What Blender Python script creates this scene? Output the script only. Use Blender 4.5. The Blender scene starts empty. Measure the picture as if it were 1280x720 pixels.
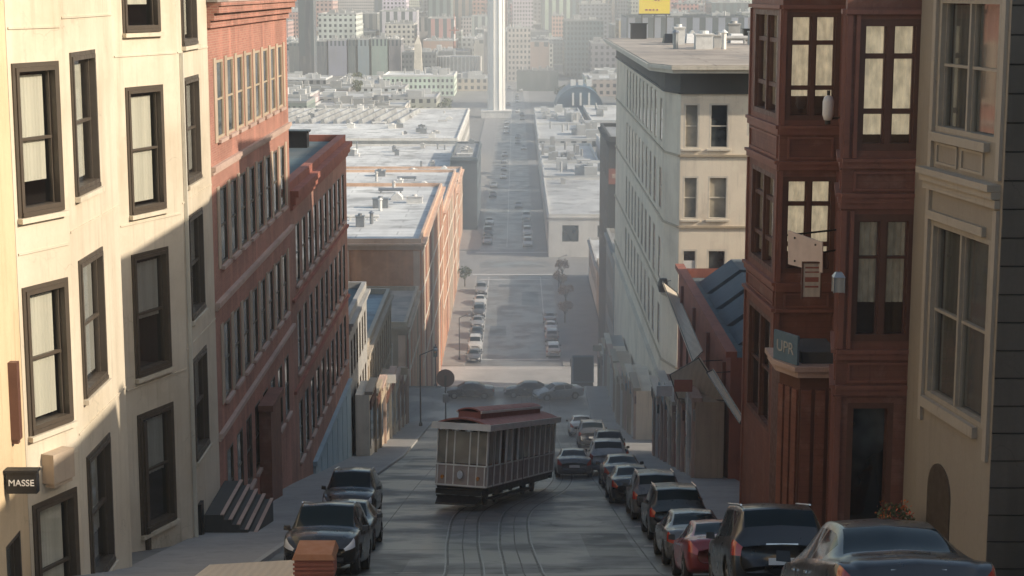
import bpy, math, random
from mathutils import Vector, Matrix
R = math.radians
C = bpy.context.scene.collection
rnd = random.Random(7)
CAMH = 52.0
F = 2200.0
TH = math.atan(375.0 / F)

# ---------------------------------------------------------------- terrain profile
PROF = [(-200, 92), (0, 50.5), (20, 44.2), (34, 39.9), (46, 36.3), (57, 33.8), (80, 28.9), (110, 22.2), (148, 14.9), (165, 14.2),
        (220, 0.0), (9000, 0.0)]
def GZ(y):
    for (a, za), (b, zb) in zip(PROF, PROF[1:]):
        if y <= b:
            return za + (zb - za) * (y - a) / (b - a)
    return 0.0
def slope(y): return (GZ(y + .8) - GZ(y - .8)) / 1.6
def P(u, v, Y):
    a = (u - 645) / F; b = (v - 360) / F
    k = Y / (math.cos(TH) - b * math.sin(TH))
    return (a * k, Y, CAMH - (math.sin(TH) + b * math.cos(TH)) * k)

# ---------------------------------------------------------------- materials
MAT = {}
def nodes(name):
    m = bpy.data.materials.new(name); m.use_nodes = True
    nt = m.node_tree; b = nt.nodes['Principled BSDF']
    return m, nt, b
def link(nt, a, b): nt.links.new(a, b)
def mix(nt, fac, a, b, mode='MIX'):
    n = nt.nodes.new('ShaderNodeMix'); n.data_type = 'RGBA'; n.blend_type = mode
    for s, v in ((n.inputs[0], fac), (n.inputs[6], a), (n.inputs[7], b)):
        if hasattr(v, 'is_linked') or hasattr(v, 'links'): nt.links.new(v, s)
        elif isinstance(v, (int, float)): s.default_value = v
        else: s.default_value = (*v[:3], 1)
    return n.outputs[2]
def noise(nt, scale, detail=4, vec=None, rough=.55):
    n = nt.nodes.new('ShaderNodeTexNoise'); n.inputs['Scale'].default_value = scale
    n.inputs['Detail'].default_value = detail; n.inputs['Roughness'].default_value = rough
    if vec is not None: nt.links.new(vec, n.inputs['Vector'])
    return n.outputs['Fac']
def ramp(nt, val, p0, p1, a=0., b=1.):
    n = nt.nodes.new('ShaderNodeMapRange'); n.inputs[1].default_value = p0; n.inputs[2].default_value = p1
    n.inputs[3].default_value = a; n.inputs[4].default_value = b
    nt.links.new(val, n.inputs[0]); return n.outputs[0]
def math_(nt, op, a, b=None):
    n = nt.nodes.new('ShaderNodeMath'); n.operation = op
    for i, v in enumerate((a, b)):
        if v is None: continue
        if isinstance(v, (int, float)): n.inputs[i].default_value = v
        else: nt.links.new(v, n.inputs[i])
    return n.outputs[0]
def geo(nt): return nt.nodes.new('ShaderNodeNewGeometry')
def scaled(nt, vec, s):
    n = nt.nodes.new('ShaderNodeMapping'); n.inputs['Scale'].default_value = s
    nt.links.new(vec, n.inputs[0]); return n.outputs[0]
def bump(nt, b, h, dist=.02, st=.6):
    n = nt.nodes.new('ShaderNodeBump'); n.inputs['Distance'].default_value = dist; n.inputs['Strength'].default_value = st
    nt.links.new(h, n.inputs['Height']); nt.links.new(n.outputs[0], b.inputs['Normal'])

def plaster(name, col, dirt=(.25, .22, .18), amt=.35, sc=.35, rough=.85, strk=1.0):
    m, nt, b = nodes(name); p = geo(nt).outputs['Position']
    big = ramp(nt, noise(nt, sc, 5, p), .42, .68)
    streak = ramp(nt, noise(nt, 1.0, 4, scaled(nt, p, (1.6, 1.6, .12))), .5, .75)
    fine = noise(nt, 9, 3, p)
    c = mix(nt, math_(nt, 'MULTIPLY', big, amt), col, dirt)
    c = mix(nt, math_(nt, 'MULTIPLY', streak, amt * .8 * strk), c, dirt)
    c = mix(nt, ramp(nt, fine, .3, .7, 0, .12), c, tuple(x * .6 for x in col))
    drip = ramp(nt, noise(nt, 1.0, 5, scaled(nt, p, (5., 5., .25)), .65), .56, .74, 0, .32 * strk); c = mix(nt, drip, c, tuple(x * .55 for x in dirt))
    patch = ramp(nt, noise(nt, .9, 2, p), .58, .61, 0, .13); c = mix(nt, patch, c, tuple(min(.85, x * 1.18) for x in col))
    cv = nt.nodes.new('ShaderNodeTexVoronoi'); cv.feature = 'DISTANCE_TO_EDGE'; cv.inputs['Scale'].default_value = .45
    wn = nt.nodes.new('ShaderNodeTexNoise'); wn.inputs['Scale'].default_value = 1.4; wn.inputs['Detail'].default_value = 5; link(nt, p, wn.inputs['Vector']); va = nt.nodes.new('ShaderNodeVectorMath'); va.operation = 'ADD'; link(nt, p, va.inputs[0]); link(nt, wn.outputs['Color'], va.inputs[1]); link(nt, va.outputs[0], cv.inputs['Vector'])
    crk = math_(nt, 'MULTIPLY', ramp(nt, cv.outputs['Distance'], 0, .008, .4, 0), ramp(nt, big, .3, .8)); c = mix(nt, crk, c, tuple(x * .3 for x in col))
    link(nt, c, b.inputs['Base Color']); b.inputs['Roughness'].default_value = rough
    bump(nt, b, noise(nt, 6, 5, p), .012, .5)
    MAT[name] = m; return m
def brick(name, c1, c2, mortar, dirt=(.08, .05, .04), bs=.24):
    m, nt, b = nodes(name); p = geo(nt).outputs['Position']
    sx = nt.nodes.new('ShaderNodeSeparateXYZ'); link(nt, p, sx.inputs[0])
    cx = nt.nodes.new('ShaderNodeCombineXYZ')
    link(nt, math_(nt, 'ADD', sx.outputs[0], sx.outputs[1]), cx.inputs[0]); link(nt, sx.outputs[2], cx.inputs[1])
    t = nt.nodes.new('ShaderNodeTexBrick'); link(nt, cx.outputs[0], t.inputs['Vector'])
    t.inputs['Color1'].default_value = (*c1, 1); t.inputs['Color2'].default_value = (*c2, 1); t.inputs['Mortar'].default_value = (*mortar, 1)
    t.inputs['Scale'].default_value = 1; t.inputs['Brick Width'].default_value = bs; t.inputs['Row Height'].default_value = bs * .36
    t.inputs['Mortar Size'].default_value = bs * .045
    big = ramp(nt, noise(nt, .4, 5, p), .45, .7)
    streak = ramp(nt, noise(nt, 1.0, 4, scaled(nt, p, (1.4, 1.4, .1))), .5, .72)
    c = mix(nt, math_(nt, 'MULTIPLY', big, .45), t.outputs[0], dirt)
    c = mix(nt, math_(nt, 'MULTIPLY', streak, .4), c, tuple(min(1, x * 1.7) for x in c1))
    link(nt, c, b.inputs['Base Color']); b.inputs['Roughness'].default_value = .9
    bump(nt, b, t.outputs['Fac'], -.008, .5)
    MAT[name] = m; return m
def paint(name, col, rough=.5, metal=0., coat=0., amt=.25, sc=2.5):
    m, nt, b = nodes(name); p = geo(nt).outputs['Position']
    f = ramp(nt, noise(nt, sc, 5, p), .4, .7, 0, amt)
    link(nt, mix(nt, f, col, tuple(x * .55 for x in col)), b.inputs['Base Color'])
    b.inputs['Metallic'].default_value = metal; b.inputs['Coat Weight'].default_value = coat; b.inputs['Coat Roughness'].default_value = .06
    link(nt, ramp(nt, noise(nt, sc * 2, 4, p), .3, .7, rough * .8, min(1, rough * 1.25)), b.inputs['Roughness'])
    MAT[name] = m; return m
def pane(name, col=(.012, .016, .018), rough=.06, var=(.09, .1, .1)):
    m, nt, b = nodes(name); p = geo(nt).outputs['Position']
    f = ramp(nt, noise(nt, .45, 3, p), .45, .62)
    link(nt, mix(nt, f, col, var), b.inputs['Base Color'])
    b.inputs['Roughness'].default_value = rough; b.inputs['IOR'].default_value = 1.5
    b.inputs['Specular IOR Level'].default_value = .8
    bump(nt, b, noise(nt, .8, 2, p), .02, .12)
    MAT[name] = m; return m
def clear_glass(name):
    m = bpy.data.materials.new(name); m.use_nodes = True; nt = m.node_tree; nt.nodes.clear()
    o = nt.nodes.new('ShaderNodeOutputMaterial'); t = nt.nodes.new('ShaderNodeBsdfTransparent'); g = nt.nodes.new('ShaderNodeBsdfGlossy')
    t.inputs[0].default_value = (.86, .88, .87, 1); g.inputs['Roughness'].default_value = .05
    f = nt.nodes.new('ShaderNodeLayerWeight'); f.inputs[0].default_value = .5
    mx = nt.nodes.new('ShaderNodeMixShader')
    nt.links.new(math_(nt, 'ADD', math_(nt, 'MULTIPLY', math_(nt, 'POWER', f.outputs[1], 3.), .75), .1), mx.inputs[0]); nt.links.new(t.outputs[0], mx.inputs[1]); nt.links.new(g.outputs[0], mx.inputs[2])
    nt.links.new(mx.outputs[0], o.inputs[0]); MAT[name] = m
def litcloth(name, col, st):  # window lace emits light itself, standing in for lit rooms behind
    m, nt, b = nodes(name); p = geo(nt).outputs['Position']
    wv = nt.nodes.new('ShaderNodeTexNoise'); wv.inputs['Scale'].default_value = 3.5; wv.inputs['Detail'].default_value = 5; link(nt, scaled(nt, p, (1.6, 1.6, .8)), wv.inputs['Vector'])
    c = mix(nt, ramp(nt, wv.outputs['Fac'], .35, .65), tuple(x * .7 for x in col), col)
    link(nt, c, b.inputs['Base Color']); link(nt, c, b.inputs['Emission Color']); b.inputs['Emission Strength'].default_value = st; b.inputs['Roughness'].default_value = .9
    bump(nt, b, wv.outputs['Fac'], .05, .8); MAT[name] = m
def roofmat(name, col, dark, sc=.12):
    m, nt, b = nodes(name); p = geo(nt).outputs['Position']
    n1 = ramp(nt, noise(nt, sc, 6, p), .4, .62)
    n2 = ramp(nt, noise(nt, sc * 6, 4, scaled(nt, p, (1, .25, 1))), .5, .7)
    c = mix(nt, math_(nt, 'MULTIPLY', n1, .7), col, dark)
    c = mix(nt, math_(nt, 'MULTIPLY', n2, .5), c, tuple(x * .6 for x in col))
    bt = nt.nodes.new('ShaderNodeTexBrick'); link(nt, p, bt.inputs['Vector']); bt.inputs['Scale'].default_value = 1; bt.inputs['Brick Width'].default_value = 9.; bt.inputs['Row Height'].default_value = 2.6; bt.inputs['Mortar Size'].default_value = .09
    bt.inputs['Color1'].default_value = (1, 1, 1, 1); bt.inputs['Color2'].default_value = (.8, .8, .8, 1); bt.inputs['Mortar'].default_value = (.55, .55, .55, 1)
    c = mix(nt, .75, c, bt.outputs[0], 'MULTIPLY')
    st = ramp(nt, noise(nt, .22, 6, p), .53, .6); c = mix(nt, math_(nt, 'MULTIPLY', st, .45), c, (.13, .13, .125))
    link(nt, c, b.inputs['Base Color']); b.inputs['Roughness'].default_value = .85
    bump(nt, b, noise(nt, 5, 4, p), .02, .5); MAT[name] = m
def _x(): pass
def asphalt(name, col, tint, lane=False):
    m, nt, b = nodes(name); p = geo(nt).outputs['Position']
    n1 = ramp(nt, noise(nt, .5, 6, scaled(nt, p, (1, .12, 1))), .38, .66)
    n2 = ramp(nt, noise(nt, .25, 4, p), .45, .6)
    n3 = noise(nt, 30, 2, p)
    c = mix(nt, math_(nt, 'MULTIPLY', n1, .8), col, tint)
    c = mix(nt, math_(nt, 'MULTIPLY', n2, .45), c, tuple(x * .5 for x in col))
    c = mix(nt, ramp(nt, n3, .35, .65, 0, .35), c, tuple(x * .5 for x in col))
    # cracks and tar seams
    vo = nt.nodes.new('ShaderNodeTexVoronoi'); vo.feature = 'DISTANCE_TO_EDGE'; vo.inputs['Scale'].default_value = .16
    w = nt.nodes.new('ShaderNodeVectorMath'); w.operation = 'ADD'; nn = nt.nodes.new('ShaderNodeTexNoise'); nn.inputs['Scale'].default_value = .7
    link(nt, p, nn.inputs['Vector']); link(nt, p, w.inputs[0]); link(nt, nn.outputs['Color'], w.inputs[1]); link(nt, w.outputs[0], vo.inputs['Vector'])
    c = mix(nt, ramp(nt, vo.outputs['Distance'], .0, .012, .75, 0), c, (.012, .012, .012))
    link(nt, c, b.inputs['Base Color'])
    link(nt, ramp(nt, n2, 0, 1, .36, .6), b.inputs['Roughness'])
    bump(nt, b, n3, .01, .5); MAT[name] = m
def fabric_mat(name, col):
    m, nt, b = nodes(name); p = geo(nt).outputs['Position']
    wv = nt.nodes.new('ShaderNodeTexWave'); wv.inputs['Scale'].default_value = 1.6; wv.inputs['Distortion'].default_value = 2.5
    link(nt, scaled(nt, p, (1, 1, .15)), wv.inputs['Vector'])
    link(nt, mix(nt, wv.outputs['Fac'], tuple(x * .88 for x in col), col), b.inputs['Base Color'])
    b.inputs['Roughness'].default_value = .95; bump(nt, b, wv.outputs['Fac'], .03, .4); MAT[name] = m
    if name == 'canvas':
        tl = nt.nodes.new('ShaderNodeBsdfTranslucent'); tl.inputs[0].default_value = (*col, 1); mx = nt.nodes.new('ShaderNodeMixShader'); mx.inputs[0].default_value = .45
        link(nt, b.outputs[0], mx.inputs[1]); link(nt, tl.outputs[0], mx.inputs[2]); link(nt, mx.outputs[0], nt.nodes['Material Output'].inputs[0])
def farwall(name, pw=3.2, ph=3.4, win=(.035, .045, .055)):
    """wall tone comes from the object's own colour; window grid in object space"""
    m, nt, b = nodes(name)
    tc = nt.nodes.new('ShaderNodeTexCoord'); oi = nt.nodes.new('ShaderNodeObjectInfo')
    sx = nt.nodes.new('ShaderNodeSeparateXYZ'); link(nt, tc.outputs['Object'], sx.inputs[0])
    h = math_(nt, 'FRACT', math_(nt, 'DIVIDE', math_(nt, 'ADD', math_(nt, 'ADD', sx.outputs[0], sx.outputs[1]), 500.3), pw))
    z = math_(nt, 'FRACT', math_(nt, 'DIVIDE', math_(nt, 'ADD', sx.outputs[2], .1), ph))
    f = math_(nt, 'MULTIPLY', math_(nt, 'MULTIPLY', math_(nt, 'GREATER_THAN', h, .28), math_(nt, 'LESS_THAN', h, .76)),
              math_(nt, 'MULTIPLY', math_(nt, 'GREATER_THAN', z, .3), math_(nt, 'LESS_THAN', z, .8)))
    p = geo(nt).outputs['Position']
    dirt = ramp(nt, noise(nt, .08, 5, p), .4, .7, 0, .4)
    c = mix(nt, dirt, oi.outputs['Color'], (.16, .15, .14))
    c = mix(nt, ramp(nt, noise(nt, .6, 3, scaled(nt, p, (1, 1, .1))), .5, .7, 0, .35), c, (.3, .29, .27))
    c = mix(nt, f, c, win)
    link(nt, c, b.inputs['Base Color']); link(nt, ramp(nt, f, 0, 1, .85, .15), b.inputs['Roughness'])
    MAT[name] = m
def objcol(name, rough=.8, sc=.1, amt=.45):
    m, nt, b = nodes(name); oi = nt.nodes.new('ShaderNodeObjectInfo'); p = geo(nt).outputs['Position']
    c = mix(nt, ramp(nt, noise(nt, sc, 6, p), .4, .65, 0, amt), oi.outputs['Color'], (.2, .2, .2))
    c = mix(nt, ramp(nt, noise(nt, sc * 8, 3, scaled(nt, p, (1, .3, 1))), .5, .7, 0, amt * .6), c, (.45, .44, .42))
    link(nt, c, b.inputs['Base Color']); b.inputs['Roughness'].default_value = rough; MAT[name] = m
def leafmat(name, col, col2):
    m, nt, b = nodes(name); p = geo(nt).outputs['Position']
    link(nt, mix(nt, ramp(nt, noise(nt, 1.5, 3, p), .35, .65), col, col2), b.inputs['Base Color']); b.inputs['Roughness'].default_value = .7; MAT[name] = m

plaster('cream', (.60, .525, .405), (.36, .28, .18), .42)
plaster('cream_shade', (.60, .56, .46), (.33, .30, .25), .4)
plaster('ochre', (.66, .50, .31), (.42, .30, .17), .45)
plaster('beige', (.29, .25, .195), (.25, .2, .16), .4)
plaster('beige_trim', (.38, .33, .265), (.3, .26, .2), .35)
plaster('stone_block', (.095, .088, .076), (.18, .16, .14), .5)
plaster('corner_cream', (.80, .70, .56), (.34, .28, .22), .35)
plaster('corner_trim', (.66, .60, .50), (.3, .26, .2), .3)
def boards(name):
    m = MAT[name]; nt = m.node_tree; b = nt.nodes['Principled BSDF']; p = geo(nt).outputs['Position']
    sx = nt.nodes.new('ShaderNodeSeparateXYZ'); link(nt, p, sx.inputs[0]); f = math_(nt, 'FRACT', math_(nt, 'DIVIDE', sx.outputs[2], .19)); ln = ramp(nt, f, 0, .07, .5, 0)
    src = b.inputs['Base Color'].links[0].from_socket; fade = ramp(nt, noise(nt, 1.1, 6, p, .7), .52, .66, 0, .4); c = mix(nt, fade, src, (.30, .17, .13)); c = mix(nt, ln, c, (.02, .012, .01)); link(nt, c, b.inputs['Base Color'])
plaster('red_paint', (.20, .078, .05), (.10, .04, .03), .4, 1.2, .6)
plaster('red_trim', (.25, .10, .068), (.12, .05, .04), .35, 1.2, .55)
boards('red_paint')
plaster('terracotta', (.34, .12, .08), (.16, .06, .045), .45, .8)
plaster('string_stone', (.50, .36, .29), (.3, .2, .16), .5)
plaster('blue_wall', (.33, .42, .46), (.2, .25, .27), .4)
plaster('tan', (.47, .37, .27), (.25, .19, .14), .5)
plaster('grey_stucco', (.36, .35, .33), (.2, .19, .18), .45)
plaster('dark_wall', (.05, .052, .05), (.09, .085, .08), .5)
plaster('tower_white', (.72, .71, .68), (.6, .6, .58), .2)
plaster('dark_slate', (.10, .125, .14), (.06, .07, .08), .5)
plaster('white_stucco', (.68, .66, .62), (.4, .38, .35), .4)
plaster('concrete', (.50, .49, .47), (.25, .24, .22), .45)
brick('brick', (.40, .175, .125), (.31, .125, .09), (.38, .24, .18), (.12, .06, .045))
brick('brick2', (.36, .175, .125), (.29, .13, .095), (.34, .22, .17), (.11, .06, .045))
brick('brick_orange', (.64, .29, .155), (.54, .235, .12), (.60, .42, .3), (.3, .15, .09), .3)
plaster('orange_stone', (.68, .47, .34), (.45, .24, .14), .5)
paint('frame_dark', (.075, .058, .042), .45)
paint('frame_brown', (.12, .052, .034), .5)
paint('frame_tan', (.42, .34, .24), .6)
paint('frame_beige', (.33, .285, .225), .6)
paint('frame_light', (.62, .56, .47), .6)
paint('metal_dark', (.03, .032, .034), .4, .6)
paint('metal_grey', (.34, .35, .36), .4, .7)
paint('rail_steel', (.22, .23, .24), .4, .9)
paint('slot_dark', (.02, .02, .02), .5, .3)
paint('wood', (.30, .13, .06), .7)
paint('black', (.012, .012, .013), .5)
paint('rubber', (.018, .018, .019), .85)
paint('rim', (.30, .31, .32), .35, .9)
paint('chrome', (.7, .7, .7), .18, 1.)
paint('white_paint', (.72, .70, .66), .6, amt=.4)
paint('pink_board', (.62, .50, .43), .7)
paint('blue_sign', (.11, .17, .21), .5)
paint('dome_blue', (.02, .085, .15), .5); paint('yellow', (.85, .62, .01), .5, amt=.05)
paint('tail_lamp', (.38, .03, .015), .15, coat=1)
paint('head_lamp', (.62, .64, .66), .12, coat=1)
paint('amber', (.55, .22, .04), .2, coat=1)
paint('plate', (.6, .6, .58), .5)
paint('tram_red', (.16, .035, .022), .42, coat=.3)
paint('tram_cream', (.82, .80, .73), .5, amt=.35)
paint('tram_brown', (.40, .33, .29), .5, amt=.5)
paint('tram_roof', (.36, .13, .10), .65, amt=.4)
for nm, c in (('car_black', (.012, .014, .016)), ('car_teal', (.018, .028, .032)), ('car_grey', (.09, .095, .1)), ('car_silver', (.28, .29, .3)),
              ('car_red', (.17, .012, .012)), ('car_white', (.62, .62, .6)), ('car_blue', (.03, .055, .09))):
    paint(nm, c, .3, .1, .45, .12, 1.5)
pane('pane'); pane('pane_warm', (.03, .028, .024), .08, (.2, .17, .13)); pane('car_glass', (.006, .014, .018), .07, (.008, .016, .02)); MAT['car_glass'].node_tree.nodes['Principled BSDF'].inputs['Specular IOR Level'].default_value = .12
pane('pane_bright', (.20, .19, .16), .08, (.45, .40, .31))
clear_glass('clear')
fabric_mat('curtain', (.66, .61, .50)); fabric_mat('curtain_grey', (.40, .38, .34)); fabric_mat('curtain_dark', (.13, .125, .11)); fabric_mat('canvas', (.80, .72, .60)); litcloth('lace_glow', (.70, .58, .40), .42); litcloth('lace_glow_dim', (.46, .38, .28), .05)
roofmat('roof_grey', (.34, .35, .35), (.2, .2, .2)); roofmat('roof_teal', (.12, .17, .18), (.08, .1, .11))
roofmat('roof_tan', (.42, .36, .30), (.26, .22, .19)); roofmat('roof_white', (.68, .68, .66), (.40, .40, .40), .06); roofmat('roof_blue', (.24, .31, .34), (.16, .2, .22))
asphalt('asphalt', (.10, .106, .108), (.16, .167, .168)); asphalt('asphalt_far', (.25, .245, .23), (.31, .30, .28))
asphalt('patch_dark', (.036, .039, .041), (.06, .063, .065)); asphalt('patch_light', (.085, .09, .092), (.12, .125, .127)); plaster('sidewalk', (.30, .29, .275), (.17, .165, .16), .5); plaster('kerbstone', (.36, .35, .33), (.2, .19, .18), .5)
roofmat('ground', (.24, .235, .22), (.17, .165, .155), .03)
farwall('farwall'); farwall('farwall_fine', 2.2, 3.0); farwall('farwall_slab', 2.4, 60, (.05, .075, .09)); farwall('farwall_strip', 5.5, 60, (.10, .12, .13)); objcol('farroof')
leafmat('leaf', (.045, .07, .025), (.09, .10, .04)); leafmat('leaf_rust', (.30, .21, .15), (.38, .28, .2)); leafmat('petal', (.5, .04, .02), (.55, .2, .05)); paint('bark', (.09, .065, .045), .9)

# ---------------------------------------------------------------- mesh builder
def tag(o, label=None, cat=None, group=None, kind=None):
    if label: o['label'] = label
    if cat: o['category'] = cat
    if group: o['group'] = group
    if kind: o['kind'] = kind
    return o
def thing(name, label, cat, loc=(0, 0, 0), rot=(0, 0, 0), group=None):
    o = bpy.data.objects.new(name, None); C.objects.link(o); o.location = loc; o.rotation_euler = rot; o.empty_display_size = .3
    return tag(o, label, cat, group)
WORLD = {}
def woff(o):
    v = Vector((0, 0, 0))
    while o is not None: v += Vector(o.location); o = o.parent
    return v
class Fr:
    """vertical plane frame: s along, o outward"""
    def __init__(s, p0, p1):
        s.p0 = Vector((p0[0], p0[1])); d = Vector((p1[0] - p0[0], p1[1] - p0[1])); s.L = d.length; s.d = d / s.L
        s.n = Vector((s.d.y, -s.d.x)); s.ang = math.atan2(s.d.y, s.d.x)
    def pt(s, a, o, z):
        q = s.p0 + s.d * a + s.n * o; return (q.x, q.y, z)
class MB:
    def __init__(s): s.v = []; s.f = []; s.m = []
    def quad(s, *p, m=0):
        i = len(s.v); s.v += [tuple(q) for q in p]; s.f.append(tuple(range(i, i + len(p)))); s.m.append(m)
    def hexa(s, b, t, m=0):
        """b,t: 4 bottom and 4 top points, CCW seen from above"""
        i = len(s.v); s.v += [tuple(q) for q in b] + [tuple(q) for q in t]
        s.f += [(i + 3, i + 2, i + 1, i), (i + 4, i + 5, i + 6, i + 7)] + [(i + k, i + (k + 1) % 4, i + 4 + (k + 1) % 4, i + 4 + k) for k in range(4)]
        s.m += [m] * 6
    def box(s, x0, x1, y0, y1, z0, z1, m=0):
        s.hexa([(x0, y0, z0), (x1, y0, z0), (x1, y1, z0), (x0, y1, z0)], [(x0, y0, z1), (x1, y0, z1), (x1, y1, z1), (x0, y1, z1)], m)
    def fbox(s, fr, a0, a1, z0, z1, o0, o1, m=0):
        s.hexa([fr.pt(a0, o1, z0), fr.pt(a1, o1, z0), fr.pt(a1, o0, z0), fr.pt(a0, o0, z0)],
               [fr.pt(a0, o1, z1), fr.pt(a1, o1, z1), fr.pt(a1, o0, z1), fr.pt(a0, o0, z1)], m)
    def prism(s, poly, z0, z1, m=0, mt=None):
        n = len(poly); i = len(s.v)
        s.v += [(x, y, z0) for x, y in poly] + [(x, y, z1) for x, y in poly]
        s.f += [tuple(range(i + n - 1, i - 1, -1)), tuple(range(i + n, i + 2 * n))] + [(i + k, i + (k + 1) % n, i + n + (k + 1) % n, i + n + k) for k in range(n)]
        s.m += [m, m if mt is None else mt] + [m] * n
    def tube(s, p, q, r, n=8, r2=None, m=0, cap=True):
        p = Vector(p); q = Vector(q); d = (q - p).normalized(); r2 = r if r2 is None else r2
        a = d.orthogonal().normalized(); b = d.cross(a); i = len(s.v)
        for c, rr in ((p, r), (q, r2)):
            for k in range(n):
                t = 2 * math.pi * k / n; s.v.append(tuple(c + (a * math.cos(t) + b * math.sin(t)) * rr))
        for k in range(n): s.f.append((i + k, i + (k + 1) % n, i + n + (k + 1) % n, i + n + k)); s.m.append(m)
        if cap: s.f += [tuple(range(i + n - 1, i - 1, -1)), tuple(range(i + n, i + 2 * n))]; s.m += [m, m]
    def lathe(s, prof, n=20, c=(0, 0, 0), m=0, axis='z'):
        i = len(s.v); k = len(prof)
        for j in range(n):
            t = 2 * math.pi * j / n
            for r, h in prof:
                x, y = r * math.cos(t), r * math.sin(t)
                s.v.append((c[0] + x, c[1] + y, c[2] + h) if axis == 'z' else (c[0] + h, c[1] + x, c[2] + y))
        for j in range(n):
            for a in range(k - 1):
                s.f.append((i + j * k + a, i + ((j + 1) % n) * k + a, i + ((j + 1) % n) * k + a + 1, i + j * k + a + 1)); s.m.append(m)
    def mesh(s, name, mats, off=(0, 0, 0), smooth=False):
        me = bpy.data.meshes.new(name)
        ox, oy, oz = off
        me.from_pydata([(x - ox, y - oy, z - oz) for x, y, z in s.v], [], s.f)
        for m in ([mats] if isinstance(mats, str) else mats): me.materials.append(MAT[m])
        me.polygons.foreach_set('material_index', s.m)
        if smooth: me.polygons.foreach_set('use_smooth', [True] * len(me.polygons))
        me.update(); return me
    def build(s, name, mats, parent=None, smooth=False, local=False):
        off = (0, 0, 0) if (parent is None or local) else woff(parent)
        o = bpy.data.objects.new(name, s.mesh(name, mats, off, smooth)); C.objects.link(o); o.parent = parent
        return o
def inst(name, me, parent, loc=(0, 0, 0), rot=(0, 0, 0)):
    o = bpy.data.objects.new(name, me); C.objects.link(o); o.parent = parent; o.location = loc; o.rotation_euler = rot; return o
def dup(src, loc=None, rot=None, label=None, group=None, parent=None):
    c = src.copy(); C.objects.link(c)
    if parent is not None: c.parent = parent
    if loc is not None: c.location = loc
    if rot is not None: c.rotation_euler = rot
    if label: c['label'] = label
    if group: c['group'] = group
    for ch in [x for x in KIDS.get(src.name, [])]:
        dup(ch, parent=c)
    return c
KIDS = {}
def index_kids():
    KIDS.clear()
    for o in bpy.data.objects:
        if o.parent: KIDS.setdefault(o.parent.name, []).append(o)

# ---------------------------------------------------------------- facades with real openings
def facade(mb, fr, z0, z1, rects, depth=.22, m=0, s0=0, s1=None):
    s1 = fr.L if s1 is None else s1
    ss = sorted({s0, s1, *[r[0] for r in rects], *[r[1] for r in rects]}); zz = sorted({z0, z1, *[r[2] for r in rects], *[r[3] for r in rects]})
    for a, b in zip(ss, ss[1:]):
        for c, d in zip(zz, zz[1:]):
            if any(r[0] - 1e-6 <= a and b <= r[1] + 1e-6 and r[2] - 1e-6 <= c and d <= r[3] + 1e-6 for r in rects): continue
            mb.quad(fr.pt(a, 0, c), fr.pt(b, 0, c), fr.pt(b, 0, d), fr.pt(a, 0, d), m=m)
    for a, b, c, d in [r[:4] for r in rects]:
        i = -depth
        mb.quad(fr.pt(a, 0, c), fr.pt(a, 0, d), fr.pt(a, i, d), fr.pt(a, i, c), m=m)
        mb.quad(fr.pt(b, 0, c), fr.pt(b, i, c), fr.pt(b, i, d), fr.pt(b, 0, d), m=m)
        mb.quad(fr.pt(a, 0, c), fr.pt(a, i, c), fr.pt(b, i, c), fr.pt(b, 0, c), m=m)
        mb.quad(fr.pt(a, 0, d), fr.pt(b, 0, d), fr.pt(b, i, d), fr.pt(a, i, d), m=m)
WC = {}
def wmesh(key, fn):
    if key not in WC: WC[key] = fn()
    return WC[key]
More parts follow.
